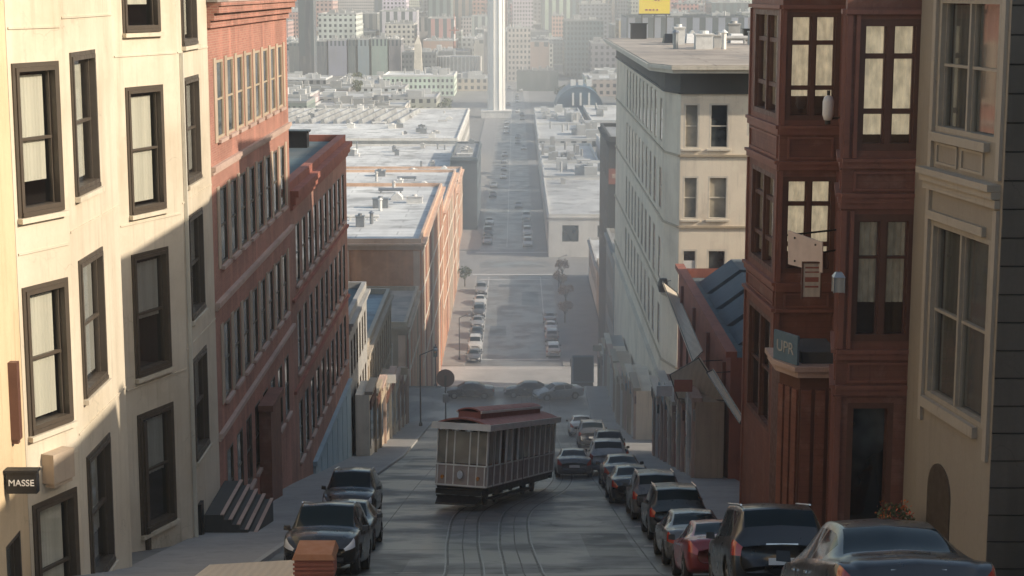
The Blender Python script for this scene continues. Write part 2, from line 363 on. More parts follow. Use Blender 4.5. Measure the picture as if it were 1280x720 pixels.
def window(parent, fr, a0, a1, z0, z1, style='sash', frame='frame_dark', glass='pane', depth=.22, curtain=None, sill=None, cols=1, mull=.5, fw=.09, var=0, proud=.0):
    """local: x along the wall, -y outward, z up; origin at sill centre on the wall plane"""
    w = round(a1 - a0, 3); h = round(z1 - z0, 3); x0, x1 = -w / 2, w / 2
    def mk_frame():
        m = MB(); y0, y1 = -proud, depth
        m.box(x0, x0 + fw, y0, y1 - .001, 0.001, h - .001); m.box(x1 - fw, x1, y0, y1 - .001, 0.001, h - .001)
        m.box(x0 + fw, x1 - fw, y0 + .002, y1 - .001, h - fw, h - .002); m.box(x0 + fw, x1 - fw, y0 + .002, y1 - .001, .002, fw)
        if proud > .03:   # moulded outer casing in two steps
            for (e, yo) in ((.10, -proud * .55),):
                m.box(x0 - e, x0 - .001, yo, -.002, -e, h + e); m.box(x1 + .001, x1 + e, yo, -.002, -e, h + e)
                m.box(x0 + .0, x1, yo, -.002, h + .001, h + e); m.box(x0, x1, yo - .05, -.002, -e, -.001)
        cw = (w - 2 * fw) / cols
        for k in range(1, cols): c = x0 + fw + cw * k; m.box(c - fw * .45, c + fw * .45, y0 + .03, y1 - .02, fw, h - fw)
        if style in ('sash', 'sash3'):
            zs = [mull] if style == 'sash' else [.3, .72]
            for q in zs:
                for k in range(cols):
                    c0 = x0 + fw + cw * k + (fw * .45 if k else 0); c1 = x0 + fw + cw * (k + 1) - (fw * .45 if k < cols - 1 else 0)
                    m.box(c0, c1, depth * .35, depth * .8, h * q - (.035 if style == 'sash' else .07), h * q + (.035 if style == 'sash' else .07))
            ssw = .05                                     # inner sash stiles
            for k in range(cols):
                c0 = x0 + fw + cw * k + (fw * .45 if k else 0); c1 = x0 + fw + cw * (k + 1) - (fw * .45 if k < cols - 1 else 0)
                m.box(c0, c0 + ssw, depth * .4, depth * .78, fw, h - fw); m.box(c1 - ssw, c1, depth * .4, depth * .78, fw, h - fw)
        return m.mesh('window', frame)
    def mk_glass():
        m = MB(); y = depth * .62
        m.quad((x0 + fw * .5, y, fw * .5), (x1 - fw * .5, y, fw * .5), (x1 - fw * .5, y, h - fw * .5), (x0 + fw * .5, y, h - fw * .5)); return m.mesh('glass', glass)
    k = (w, h, style, frame, depth, cols, mull, fw, proud)
    loc = Vector(fr.pt((a0 + a1) / 2, 0, z0)) - woff(parent)
    o = inst('window', wmesh(('f',) + k, mk_frame), parent, loc, (0, 0, fr.ang))
    inst('glass', wmesh(('g', glass) + k, mk_glass), o)
    if glass == 'clear':
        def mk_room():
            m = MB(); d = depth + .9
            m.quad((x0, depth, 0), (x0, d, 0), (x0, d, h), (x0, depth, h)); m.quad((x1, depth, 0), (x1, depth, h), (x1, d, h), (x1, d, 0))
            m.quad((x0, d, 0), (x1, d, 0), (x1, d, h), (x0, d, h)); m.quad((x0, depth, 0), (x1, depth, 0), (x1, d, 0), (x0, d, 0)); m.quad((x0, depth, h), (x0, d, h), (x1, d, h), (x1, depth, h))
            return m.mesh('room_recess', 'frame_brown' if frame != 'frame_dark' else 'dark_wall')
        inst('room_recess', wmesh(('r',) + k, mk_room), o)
    if curtain:
        def mk_cur():
            m = MB(); n = 26; y = depth * .62 + .07
            x_a, x_b, z_a, z_b = curtain[1:5]
            xa = x0 + w * x_a; xb = x0 + w * x_b; za = h * z_a; zb = h * z_b; pr = None
            for i in range(n + 1):
                x = xa + (xb - xa) * i / n; yy = y + (.006 if curtain[0] == 'curtain' else .028) * math.sin(i * 1.9 + w)
                if pr: m.quad((pr[0], pr[1], za), (x, yy, za), (x, yy, zb), (pr[0], pr[1], zb))
                pr = (x, yy)
            return m.mesh('curtain', curtain[0], smooth=False)
        inst('curtain', wmesh(('c', curtain) + k, mk_cur), o)
    if sill:
        def mk_sill():
            m = MB(); m.box(x0 - .12, x1 + .12, -.14, -.003, -.14 - (.1 if proud > .03 else 0), -.02 - (.1 if proud > .03 else 0)); return m.mesh('sill', sill)
        inst('sill', wmesh(('s', sill) + k, mk_sill), o)
    return o
def cornice(mb, fr, z, steps, a0=0, a1=None, m=0):
    a1 = fr.L if a1 is None else a1
    for (z0, z1, o) in steps: mb.fbox(fr, a0 - 0, a1 + 0, z + z0, z + z1, .004, o, m)
def roofdeck(parent, poly, z, mat, name='roof'):
    m = MB(); m.prism(poly, z - .3, z); return m.build(name, mat, parent)
def inset(poly, d):
    cx = sum(p[0] for p in poly) / len(poly); cy = sum(p[1] for p in poly) / len(poly)
    return [(x + (d if x < cx else -d), y + (d if y < cy else -d)) for x, y in poly]
def walls(mb, pts, z0, z1, m=0, closed=True):
    n = len(pts)
    for i in range(n if closed else n - 1):
        a, b = pts[i], pts[(i + 1) % n]; mb.quad((*a, z0), (*b, z0), (*b, z1), (*a, z1), m=m)
def rooftop_units(parent, x0, x1, y0, y1, z, n, mats=('metal_grey', 'white_paint', 'concrete'), seed=1, smax=3.):
    r = random.Random(seed)
    for i in range(n):
        m = MB(); w = r.uniform(.8, smax); d = r.uniform(.8, smax); h = r.uniform(.5, min(2.2, smax * .7)); x = r.uniform(x0 + w, x1 - w); y = r.uniform(y0 + d, y1 - d)
        k = r.random()
        if k < .45:
            m.box(x - w / 2, x + w / 2, y - d / 2, y + d / 2, z - .02, z + h); m.box(x - w / 2 - .08, x + w / 2 + .08, y - d / 2 - .08, y + d / 2 + .08, z + h + .002, z + h + .12)
            m.tube((x, y, z + h + .1), (x, y, z + h + .35), min(w, d) * .3, 12); nm = 'rooftop_unit'
        elif k < .7:
            m.tube((x, y, z - .02), (x, y, z + h), .22, 8); m.tube((x, y, z + h), (x, y, z + h + .25), .38, 8, .1); nm = 'roof_vent'
        elif k < .85:
            m.tube((x - w, y, z + .5), (x + w, y, z + .5), .22, 8)
            for q in (-w * .8, w * .8): m.box(x + q - .08, x + q + .08, y - .3, y + .3, z - .02, z + .35)
            nm = 'roof_duct'
        else:
            b = [(x - w / 2, y - d / 2), (x + w / 2, y - d / 2), (x + w / 2, y + d / 2), (x - w / 2, y + d / 2)]
            m.prism(b, z - .02, z + .35); m.hexa([(p[0], p[1], z + .352) for p in b], [(x - w * .1, y - d / 2, z + .9), (x + w * .1, y - d / 2, z + .9), (x + w * .1, y + d / 2, z + .9), (x - w * .1, y + d / 2, z + .9)]); nm = 'skylight'
        m.build(nm, r.choice(mats), parent)

#PART2
# ================================================================ SETTING
def strip(name, x0, x1, dz, mat, y0=-30, y1=3200, kind='structure', extra=(), step=2.0, thick=0.):
    """sheet following the hill; x0/x1 may be functions of y"""
    f0 = x0 if callable(x0) else (lambda y: x0); f1 = x1 if callable(x1) else (lambda y: x1)
    ys = sorted({y for y in [y0, y1, *[p[0] for p in PROF], *[y0 + i * step for i in range(int((min(y1, 260) - y0) / step) + 1)], *extra] if y0 <= y <= y1})
    m = MB()
    for a, b in zip(ys, ys[1:]):
        za, zb = GZ(a) + dz, GZ(b) + dz
        m.quad((f0(a), a, za), (f1(a), a, za), (f1(b), b, zb), (f0(b), b, zb))
        if thick:
            m.quad((f1(a), a, za), (f1(a), a, za - thick), (f1(b), b, zb - thick), (f1(b), b, zb)); m.quad((f0(b), b, zb), (f0(b), b, zb - thick), (f0(a), a, za - thick), (f0(a), a, za))
    if thick:
        a = ys[0]; b = ys[-1]
        m.quad((f0(a), a, GZ(a) + dz - thick), (f1(a), a, GZ(a) + dz - thick), (f1(a), a, GZ(a) + dz), (f0(a), a, GZ(a) + dz))
        m.quad((f1(b), b, GZ(b) + dz - thick), (f0(b), b, GZ(b) + dz - thick), (f0(b), b, GZ(b) + dz), (f1(b), b, GZ(b) + dz))
    o = m.build(name, mat); tag(o, kind=kind); return o
strip('ground', -4000, 4000, -.03, 'ground', -120, 6500)
KL, KR = -7.2, 6.6
strip('road', KL, KR, 0., 'asphalt', -30, 168)
strip('road', KL, KR, 0., 'asphalt', 168, 225)
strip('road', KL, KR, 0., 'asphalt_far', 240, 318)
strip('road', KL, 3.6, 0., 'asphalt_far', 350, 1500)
strip('road', -200, KL - .001, -.012, 'asphalt', 149, 164)
strip('road', -300, 300, .004, 'concrete', 225, 240)
strip('road', -300, 300, .004, 'sidewalk', 318, 350)
for x0, x1, ya, yb in ((-10.6, KL, 10, 148), (KR, 10.8, 10, 225), (-10.6, KL, 165, 225), (-12, KL, 240, 318), (KR, 13, 240, 318), (-12.5, KL, 350, 1500), (3.6, 6.2, 350, 1500)):
    e = .18
    if x0 < 0:
        strip('sidewalk', x0, x1 - e, .13, 'sidewalk', ya, yb, thick=.2); strip('kerb', x1 - e + .002, x1, .14, 'kerbstone', ya, yb, thick=.25)
    else:
        strip('sidewalk', x0 + e, x1, .13, 'sidewalk', ya, yb, thick=.2); strip('kerb', x0, x0 + e - .002, .14, 'kerbstone', ya, yb, thick=.25)
# painted markings, seams, crosswalk bands
def mark(name, x0, x1, y0, y1, mat='white_paint', dz=.006): return strip(name, x0, x1, dz, mat, y0, y1, step=1.)
for ya in (238.2, 226.): mark('crosswalk', -7, 6.4, ya, ya + .45, dz=.011); mark('crosswalk', -7, 6.4, ya + 1.1, ya + 1.5, dz=.011)
for ya in (319.5, 347.): mark('crosswalk', -8, 7.6, ya, ya + .8, dz=.012)
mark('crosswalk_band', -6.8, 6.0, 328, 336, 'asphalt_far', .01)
for ya in (244.5, 314.): mark('stop_line', -6.6, 6.2, ya, ya + .5)
mark('lane_line', -4.98, -4.86, 245, 317); mark('lane_line', 4.4, 4.52, 245, 317); mark('lane_line', -1.9, -1.78, 355, 900)
mark('tar_seam', 3.85, 3.9, 30, 147, 'slot_dark', .003); mark('tar_seam', -4.7, -4.66, 30, 147, 'slot_dark', .003)
for ya in (39.8, 42.6, 46.9, 52.2, 58.7, 67., 78.): mark('tar_seam', -4.65, 3.85, ya, ya + .09, 'slot_dark', .004)
for ya, xa in ((48, 4.4), (53.5, 4.3), (60.5, 4.5), (68, 4.4)): mark('parking_tick', xa - .25, xa + .5, ya, ya + .12)
for x0_, x1_, ya, yb in ((-4.4, -3.1, 44, 49.5), (1.4, 3.4, 40.5, 43.5), (2.2, 3.7, 50, 58), (-4.6, -2.6, 60, 64.), (1.8, 3.6, 66, 73), (-6.5, -3.5, 98, 108), (-3, 1, 120, 128), (-4, -1.5, 262, 270), (1, 3.8, 288, 301), (-3, 2.5, 306, 309)): mark('road_patch', x0_, x1_, ya, yb, 'patch_dark' if (ya * 7) % 3 > 1 else 'patch_light', .002)
for k in range(9): mark('oil_stain', 4.7 + (k % 3) * .2, 5.5, 45 + k * 11.3, 46.2 + k * 11.3, 'patch_dark', .0025)
# cable car tracks: two rails and a slot each
def cr(pts, y):
    n = len(pts)
    for i in range(n - 1):
        if y <= pts[i + 1][0]:
            (a, xa), (b, xb) = pts[i], pts[i + 1]; pa = pts[max(0, i - 1)]; pb = pts[min(n - 1, i + 2)]; t = (y - a) / (b - a)
            m0 = (xb - pa[1]) / (b - pa[0]) * (b - a); m1 = (pb[1] - xa) / (pb[0] - a) * (b - a)
            return (2 * t ** 3 - 3 * t * t + 1) * xa + (t ** 3 - 2 * t * t + t) * m0 + (-2 * t ** 3 + 3 * t * t) * xb + (t ** 3 - t * t) * m1
    return pts[-1][1]
TA = [(10, -1.1), (34, -1.2), (46, -1.4), (56, -1.75), (67, -1.7), (79, .2), (92, .95), (150, 1.0), (330, 1.0)]
TB = [(10, .35), (34, .35), (46, .2), (56, -.05), (67, .15), (79, 1.9), (92, 2.5), (150, 2.6), (330, 2.6)]
for nm, pts, side in (('cable_car_track', TA, 'left hand'), ('cable_car_track', TB, 'right hand')):
    t = thing(nm, f'{side} pair of steel cable car rails running down the steep street', 'rail track', (pts[0][1], 10, GZ(10)), group='cable car tracks in the street')
    for off, w, mat, pn in ((-.54, .02, 'rail_steel', 'rail'), (.54, .02, 'rail_steel', 'rail'), (-.47, .03, 'slot_dark', 'groove'), (.47, .03, 'slot_dark', 'groove'), (0, .02, 'slot_dark', 'slot')):
        m = MB(); ys = [10 + i * 1.0 for i in range(215)]
        for a, b in zip(ys, ys[1:]):
            xa, xb = cr(pts, a) + off, cr(pts, b) + off; h = .012 if mat == 'rail_steel' else .009
            if nm and pts is TB: h += .003
            m.quad((xa - w, a, GZ(a) + h), (xa + w, a, GZ(a) + h), (xb + w, b, GZ(b) + h), (xb - w, b, GZ(b) + h))
        m.build(pn, mat, t)
# manholes
for x, y in ((-2.9, 45.5), (2.6, 57), (-1.0, 295), (-5, 250)):
    m = MB(); n = 18; s = slope(y)
    ring = [(x + .38 * math.cos(2 * math.pi * k / n), y + .38 * math.sin(2 * math.pi * k / n)) for k in range(n)]
    m.quad(*[(a, b, GZ(y) + (b - y) * s + .008) for a, b in ring])
    tag(m.build('manhole_cover', 'metal_dark'), kind='structure')

# ================================================================ LEFT SIDE
CUR = ('curtain', .12, .62, .06, .93); CUR2 = ('curtain', .2, .82, .08, .93); CURG = ('curtain_grey', .15, .8, .1, .9)
# far-left ochre building
b = thing('ochre_building', 'yellow ochre plastered house at the left edge with a black letter sign and wall lamp', 'building', (-15, 30, GZ(34)))
mb = MB(); fr = Fr((-10.9, 24), (-11.24, 39.1)); z0, z1 = 34, 58
facade(mb, fr, z0, z1, [(13.1, 14.35, 35.5, 39.9), (4, 5.6, 45.5, 49.), (8, 9.6, 45.5, 49.), (4, 5.6, 35.5, 39.6)], .35)
walls(mb, [(-11.24, 39.1), (-26, 39.1), (-26, 24), (-10.9, 24)], z0, z1, closed=False); mb.build('wall', 'ochre', b)
roofdeck(b, [(-11.3, 39), (-25.9, 39), (-25.9, 24.1), (-11, 24.1)], 57.7, 'roof_grey')
for a, c, d, e in ((13.1, 14.35, 35.5, 39.9), (4, 5.6, 45.5, 49.), (8, 9.6, 45.5, 49.), (4, 5.6, 35.5, 39.6)): window(b, fr, a, c, d, e, depth=.35)
m = MB(); m.fbox(fr, 13.95, 14.18, 42.1, 43.85, .003, .2); m.fbox(fr, 13.98, 14.15, 42.0, 42.1, .003, .15); m.build('wall_downlight', 'frame_brown', b)
sg = thing('hanging_sign', 'small black box sign with pale letters hung from the ochre wall at the left edge', 'sign', fr.pt(14.2, .1, 40.9))
m = MB(); sx, sy, sz = fr.pt(13.3, 0, 41.35); m.box(sx + .06, sx + .72, sy - .12, sy + .12, sz - .26, sz + .22); m.box(sx + .02, sx + .76, sy - .15, sy + .15, sz + .22, sz + .27); m.box(sx - .1, sx + .06, sy - .04, sy + .04, sz - .05, sz + .05)
m.build('sign_box', 'black', sg)
cu = bpy.data.curves.new('lettering', 'FONT'); cu.body = 'MASSE'; cu.size = .2; cu.extrude = .012; cu.align_x = 'CENTER'; cu.align_y = 'CENTER'
def text_obj(cu, name, mat, parent, wloc, rot):
    o = bpy.data.objects.new('tmp', cu); C.objects.link(o); bpy.context.view_layer.update()
    me = bpy.data.meshes.new_from_object(o); me.materials.clear(); me.materials.append(MAT[mat]); bpy.data.objects.remove(o)
    t = inst(name, me, parent, Vector(wloc) - woff(parent), rot); return t
text_obj(cu, 'lettering', 'white_paint', sg, (sx + .39, sy - .13, sz - .02), (R(90), 0, 0))

# cream building with two bays
b = thing('cream_building', 'tall cream stucco building with dark framed sash windows and stepped bays, left foreground', 'building', (-16, 50, GZ(50)))
P_ = [(-11.24, 39.14), (-10.5, 41.0), (-10.5, 46.2), (-11.76, 46.4), (-11.76, 51.7), (-10.5, 54.9), (-10.5, 60.4)]
mb = MB(); z0, z1 = 29, 58.5
H1 = 3.25
rows1 = [50.25, 45.2, 40.1]; rows2 = [54.4, 49.0, 44.0, 39.05]
specs = []
def cream_edge(i, rects): specs.append((Fr(P_[i], P_[i + 1]), rects))
cream_edge(0, [(.22, 1.72, t - H1, t) for t in rows1])
cream_edge(1, [(.75, 3.0, t - 3.2, t) for t in [50.4, 45.45, 40.6]])
cream_edge(2, []); cream_edge(3, [])
cream_edge(4, [(.65, 2.45, t - 3.6, t) for t in rows2])
cream_edge(5, [(.95, 3.35, t - 3.2, t) for t in [53.5, 49.1, 44.7, 40.0]])
for fr, rects in specs: facade(mb, fr, z0, z1, rects, .24)
walls(mb, [(-10.5, 60.4), (-30, 60.4), (-30, 39.14), (-11.24, 39.14)], z0, z1, closed=False); mb.build('wall', 'cream', b)
roofdeck(b, [(-10.6, 60.3), (-29.9, 60.3), (-29.9, 39.2), (-11.3, 39.2), (-10.6, 41.1), (-10.6, 46.1), (-11.8, 46.4), (-11.8, 51.7), (-10.6, 55)], 58.3, 'roof_grey')
for si, (fr, rects) in enumerate(specs):
    for j, (a, c, d, e) in enumerate(rects):
        if si in (0, 4): cu_ = [('curtain', .2, .85, .2, .94), ('curtain', .22, .85, .06, .94), ('curtain', .25, .85, .3, .94), ('curtain_grey', .1, .9, .45, .94)][j]
        else: cu_ = [('curtain', .3, .8, .07, .93), ('curtain_grey', .25, .9, .07, .93), ('curtain_grey', .2, .8, .3, .93), None][j]
        if si >= 4 and j >= 2: cu_ = ('curtain_grey', .1, .9, .45, .93)
        window(b, fr, a, c, d, e, glass='clear', curtain=cu_, proud=.07, fw=.1, sill='cream')
mb = MB()
for i, zs in ((0, [51.1, 46.05, 41.0]), (1, [51.3, 46.3, 41.4]), (4, [50.0, 45.0, 40.0]), (5, [50.0, 45.3, 40.6])):
    fr = Fr(P_[i], P_[i + 1])
    for z in zs: mb.fbox(fr, .06, fr.L - .06, z, z + .05, .002, .028)
mb.build('string_course', 'cream', b)
m = MB(); fr = Fr(P_[0], P_[1]); m.fbox(fr, .55, 1.35, 40.62, 41.32, .004, .34); m.fbox(fr, 0.6, 1.3, 40.52, 40.615, .05, .3)
m.build('wall_vent_box', 'tan', b)
fr = Fr(P_[5], P_[6]); m = MB(); m.fbox(fr, .35, .47, 33, 50, .01, .12); m.build('downpipe', 'cream_shade', b)
# door level on bay two
m = MB(); fr = Fr(P_[4], P_[5]); m.fbox(fr, .75, .9, 31, 38.9, .01, .13); m.fbox(fr, .72, .93, 35.4, 35.55, .005, .2); m.build('downpipe', 'frame_dark', b)
m = MB(); m.fbox(fr, 1.3, 2.0, 32.6, 34.3, .005, .16); m.build('meter_box', 'metal_dark', b)
m = MB(); fr5 = Fr(P_[5], P_[6]); m.fbox(fr5, 1.1, 1.6, 33.8, 35.2, .005, .12); m.build('meter_box', 'metal_dark', b)

def strip_facade(root, fr, z0, z1, cols, rows, h, w, a0, a1, wallmat, frame, glass='pane', mb=None, m=0, depth=.3, extra=(), pair=False, cur=None, style='sash', cols_in=1, sill=None):
    rects = []
    for k in range(cols):
        c = a0 + (a1 - a0) * (k + .5) / cols
        for t in rows: rects.append((c - w / 2, c + w / 2, t - h, t))
    facade(mb, fr, z0, z1, rects + list(extra), depth, m)
    for i, (a, c, d, e) in enumerate(rects): window(root, fr, a, c, d, e, style=style, frame=('frame_dark' if frame == 'frame_tan' and 'brick' in wallmat and e < 46 and 'orange' not in wallmat else frame), glass=glass, depth=depth, curtain=cur if cur and (i * 7) % 3 else None, cols=cols_in, sill=sill)

# brick building 1
b = thing('brick_building', 'tall red brick building with pale string courses, next to the cream bays', 'building', (-16, 70, GZ(70)))
mb = MB(); fr = Fr((-10.5, 60.41), (-10.5, 81.3)); z0, z1 = 24, 51.4
strip_facade(b, fr, z0, z1, 8, [49.5, 45.0, 40.1, 35.4], 2.75, 1.45, 1.2, 19.6, 'brick', 'frame_tan', mb=mb, depth=.08, style='sash', cols_in=1, sill='string_stone')
walls(mb, [(-10.5, 81.3), (-32, 81.3), (-32, 60.41), (-10.5, 60.41)], z0, z1, closed=False); mb.build('wall', 'brick', b)
mb = MB()
for z, o in ((45.75, .16), (41.0, .18), (36.3, .16)):
    mb.fbox(fr, .0, fr.L, z, z + .16, .003, o); mb.fbox(fr, 0, fr.L, z - .13, z - .005, .003, o * .5)
mb.build('string_course', 'string_stone', b)
mb = MB()
for k in range(9):
    s = 1.2 + 18.4 * k / 8
    for zt, zb in ((49.6, 46.65), (45.1, 42.2), (40.2, 37.3)): mb.fbox(fr, s - .26, s + .26, zb, zt, .003, .04)
mb.build('pilaster', 'tan', b)
mb = MB(); cornice(mb, fr, 51.4, ((-.75, -.5, .12), (-.498, -.25, .25), (-.248, .0, .42), (.002, .12, .5)));
mb.build('cornice', 'brick', b)
mb = MB(); mb.prism([(-10.1, 60.3), (-10.1, 81.5), (-32, 81.5), (-32, 60.3)], 51.53, 51.62); mb.build('roof', 'roof_tan', b)
rooftop_units(b, -18, -10.7, 62, 80, 51.62, 7, seed=3, smax=1.6)
mb = MB(); mb.fbox(fr, 9.5, 12.5, 26, 35.0, .01, .5); mb.fbox(fr, 9.3, 12.7, 35.0, 35.25, .01, .62); mb.build('entrance_bay', 'red_paint', b)
st = thing('entrance_steps', 'dark stone stoop with worn pale treads against the brick building base', 'steps', (-9.7, 63, GZ(63)))
for k in range(5):
    x = -8.75 - k * .27; zt = GZ(57) + .06 + .17 * k; xe = x - .27 if k < 4 else -10.47
    mb = MB(); mb.box(xe, x, 57., 61.2, GZ(62) - .4, zt); mb.build('step', 'dark_wall', st)
    mb = MB(); mb.box(x - .1, x + .02, 56.98, 61.2, zt + .003, zt + .04); mb.build('tread', 'string_stone', st)

# brick building 2
b = thing('brick_building', 'lower brown brick building with a teal roof and a pale blue painted ground floor', 'building', (-16, 95, GZ(95)))
mb = MB(); fr = Fr((-10.5, 81.31), (-10.5, 108.5)); z0, z1 = 16, 42.7
strip_facade(b, fr, z0, z1, 10, [40.9, 36.6, 32.2], 2.9, 1.5, 1.2, 26, 'brick2', 'frame_tan', mb=mb, depth=.08, sill='string_stone')
walls(mb, [(-10.5, 108.5), (-34, 108.5), (-34, 81.31), (-10.5, 81.31)], z0, z1, closed=False); mb.build('wall', 'brick2', b)
mb = MB(); cornice(mb, fr, 42.7, ((-.9, -.65, .12), (-.648, -.3, .26), (-.298, .0, .4))); mb.prism([(-10.5, 81.35), (-10.5, 108.4), (-10.95, 108.4), (-10.95, 81.35)], 42.702, 43.1); mb.prism([(-10.96, 108), (-10.96, 108.4), (-33.9, 108.4), (-33.9, 108)], 42.702, 43.1); mb.build('cornice', 'terracotta', b)
mb = MB()
for z in (37.4, 33.0): mb.fbox(fr, 0, fr.L, z, z + .14, .003, .13)
mb.build('string_course', 'terracotta', b)
roofdeck(b, [(-10.96, 81.4), (-10.96, 107.9), (-33.9, 107.9), (-33.9, 81.4)], 42.72, 'roof_teal')
m = MB(); m.box(-24, -12.3, 103.5, 104.6, 42.7, 43.6); m.box(-24.1, -12.2, 103.4, 104.7, 43.602, 43.72); m.build('roof_curb', 'metal_dark', b)
rooftop_units(b, -24, -11.5, 84, 102, 42.72, 4, seed=9, smax=1.4)
mb = MB(); mb.fbox(fr, 7.0, 26.5, 17.5, 27.6, .004, .14); mb.fbox(fr, 6.9, 26.6, 27.6, 27.85, .004, .24)
for s in (9.6, 12.4, 15.2, 18., 20.8, 23.6): mb.fbox(fr, s, s + .05, 18, 27.5, .14, .17)
mb.build('painted_ground_floor', 'blue_wall', b)
mb = MB()
for s, w, zt in ((13, 1.3, 23.5), (20, 2.6, 21.5)): mb.fbox(fr, s, s + w, 17.6, zt, .14, .2)
mb.build('door', 'frame_dark', b)

def small_block(name, label, y0, y1, xf, xb, zb, zt, wallmat, frame, rows, cols, h, w, roof, side=-1, cornmat=None, units=3, seed=1, glass='pane', front_cols=0, depth=.09, corn=.3, pil=False, style='sash', cat='building', fr_w=1.3):
    """side -1: left of the street (front faces +X); +1: right"""
    b = thing(name, label, cat, ((xf + xb) / 2, (y0 + y1) / 2, GZ((y0 + y1) / 2)))
    mb = MB()
    f_ = Fr((xf, y0), (xf, y1)) if side < 0 else Fr((xf, y1), (xf, y0))
    strip_facade(b, f_, zb, zt, cols, rows, h, w, .6, f_.L - .6, wallmat, frame, glass, mb=mb, depth=depth, style=style)
    # camera side wall with optional windows
    g = Fr((xb, y0), (xf, y0)) if side < 0 else Fr((xf, y0), (xb, y0))
    if front_cols: strip_facade(b, g, zb, zt, front_cols, rows, h, fr_w, .8, g.L - .8, wallmat, frame, glass, mb=mb, depth=depth, style=style)
    else: walls(mb, [g.pt(0, 0, 0)[:2], g.pt(g.L, 0, 0)[:2]], zb, zt, closed=False)
    pts = [(xf, y1), (xb, y1), (xb, y0)] if side < 0 else [(xb, y0), (xb, y1), (xf, y1)]
    walls(mb, pts, zb, zt, closed=False); mb.build('wall', wallmat, b)
    cm = cornmat or wallmat; mb = MB()
    cornice(mb, f_, zt, ((-.7, -.45, corn * .3), (-.448, -.2, corn * .6), (-.198, .0, corn)))
    cornice(mb, g, zt, ((-.7, -.45, corn * .3), (-.448, -.2, corn * .6), (-.198, .0, corn)))
    x0, x1 = min(xf, xb), max(xf, xb)
    for pr in (((x0, y0), (x1, y0), (x1, y0 + .3), (x0, y0 + .3)), ((x0, y1 - .3), (x1, y1 - .3), (x1, y1), (x0, y1)), ((x0, y0 + .302), (x0 + .3, y0 + .302), (x0 + .3, y1 - .302), (x0, y1 - .302)), ((x1 - .3, y0 + .302), (x1, y0 + .302), (x1, y1 - .302), (x1 - .3, y1 - .302))):
        mb.prism(pr, zt + .002, zt + .5)
    mb.build('parapet', cm, b)
    if pil:
        n = cols; qq = random.Random(seed)
        for k in range(n + 1):
            mb = MB(); s = .6 + (f_.L - 1.2) * k / n; hw_ = .62 if 'orange' in pil else .35; mb.fbox(f_, max(.01, s - hw_), min(f_.L - .01, s + hw_), zb, zt - .8, .003, .08)
            mb.build('pilaster', qq.choice([pil, 'corner_trim', 'terracotta', 'brick_orange', 'tan', pil]) if 'orange' in pil else pil, b)
        mb = MB()
        for q_ in rows: mb.fbox(f_, .02, f_.L - .02, q_ + .35, q_ + .75, .081, .11)
        mb.build('string_course', 'corner_trim' if 'orange' in pil else pil, b); mb = MB()
        for s_q in range(7):
            s = .5 + (g.L - 1) * s_q / 6; mb.fbox(g, s - .35, s + .35, zb, zt - .8, .003, .35)
        mb.build('pilaster', pil, b)
    roofdeck(b, [(x0 + .31, y0 + .31), (x1 - .31, y0 + .31), (x1 - .31, y1 - .31), (x0 + .31, y1 - .31)], zt + .05, roof)
    if units: rooftop_units(b, x0 + .6, x1 - .6, y0 + .8, y1 - .8, zt + .05, units, seed=seed, smax=2.2)
    return b
small_block('grey_shop_building', 'narrow grey building with a dark flat roof beyond the brown brick block', 108.6, 121.8, -10.5, -28, 12, 31.2, 'grey_stucco', 'frame_dark', [29.9, 26.2, 22.4], 6, 2.4, 1.1, 'roof_teal', seed=5)
small_block('tan_townhouse', 'tan townhouse with a blue-grey roof at the far corner before the cross street', 121.9, 147.6, -10.7, -26, 8, 26.3, 'tan', 'frame_light', [24.9, 21.2, 17.8], 11, 2.4, 1.2, 'roof_blue', cornmat='beige_trim', seed=6, pil='beige_trim')
small_block('tan_corner_building', 'low tan building just past the cross street, under the orange brick warehouses', 168, 189, -10.6, -30, -1, 19.5, 'tan', 'frame_light', [17.9, 14], 7, 2.6, 1.3, 'roof_tan', seed=7, front_cols=7, pil='orange_stone')
for i, (ya, yb, zt, lab) in enumerate(((191, 247, 24.4, 'nearest orange brick warehouse, its side wall and pale roof facing us'), (247.2, 303, 20.6, 'middle orange brick warehouse in the row of three'), (303.2, 316.5, 17., 'small farthest orange brick warehouse before the wide crossing'))):
    rows = [zt - 1.8 - 4.2 * k for k in range(4)]
    bb = small_block('brick_warehouse', lab, ya, yb, -10.4, -58, -1, zt, 'brick_orange', 'frame_tan', rows, int((yb - ya) / 2.9), 2.9, 1.5, 'roof_white', cornmat='orange_stone', units=40 if i < 2 else 10, seed=20 + i, corn=.5, pil='orange_stone', depth=.09)
    bb['group'] = 'orange brick warehouses along the left kerb'
small_block('brick_warehouse', 'long orange brick warehouse beyond the wide crossing, hard on the left kerb', 351, 378, -11.6, -62, -1, 13.6, 'brick_orange', 'frame_tan', [11.8, 7.6], 9, 2.9, 1.5, 'roof_white', cornmat='orange_stone', units=12, seed=31, corn=.5, pil='orange_stone', depth=.09)['group'] = 'orange brick warehouses along the left kerb'

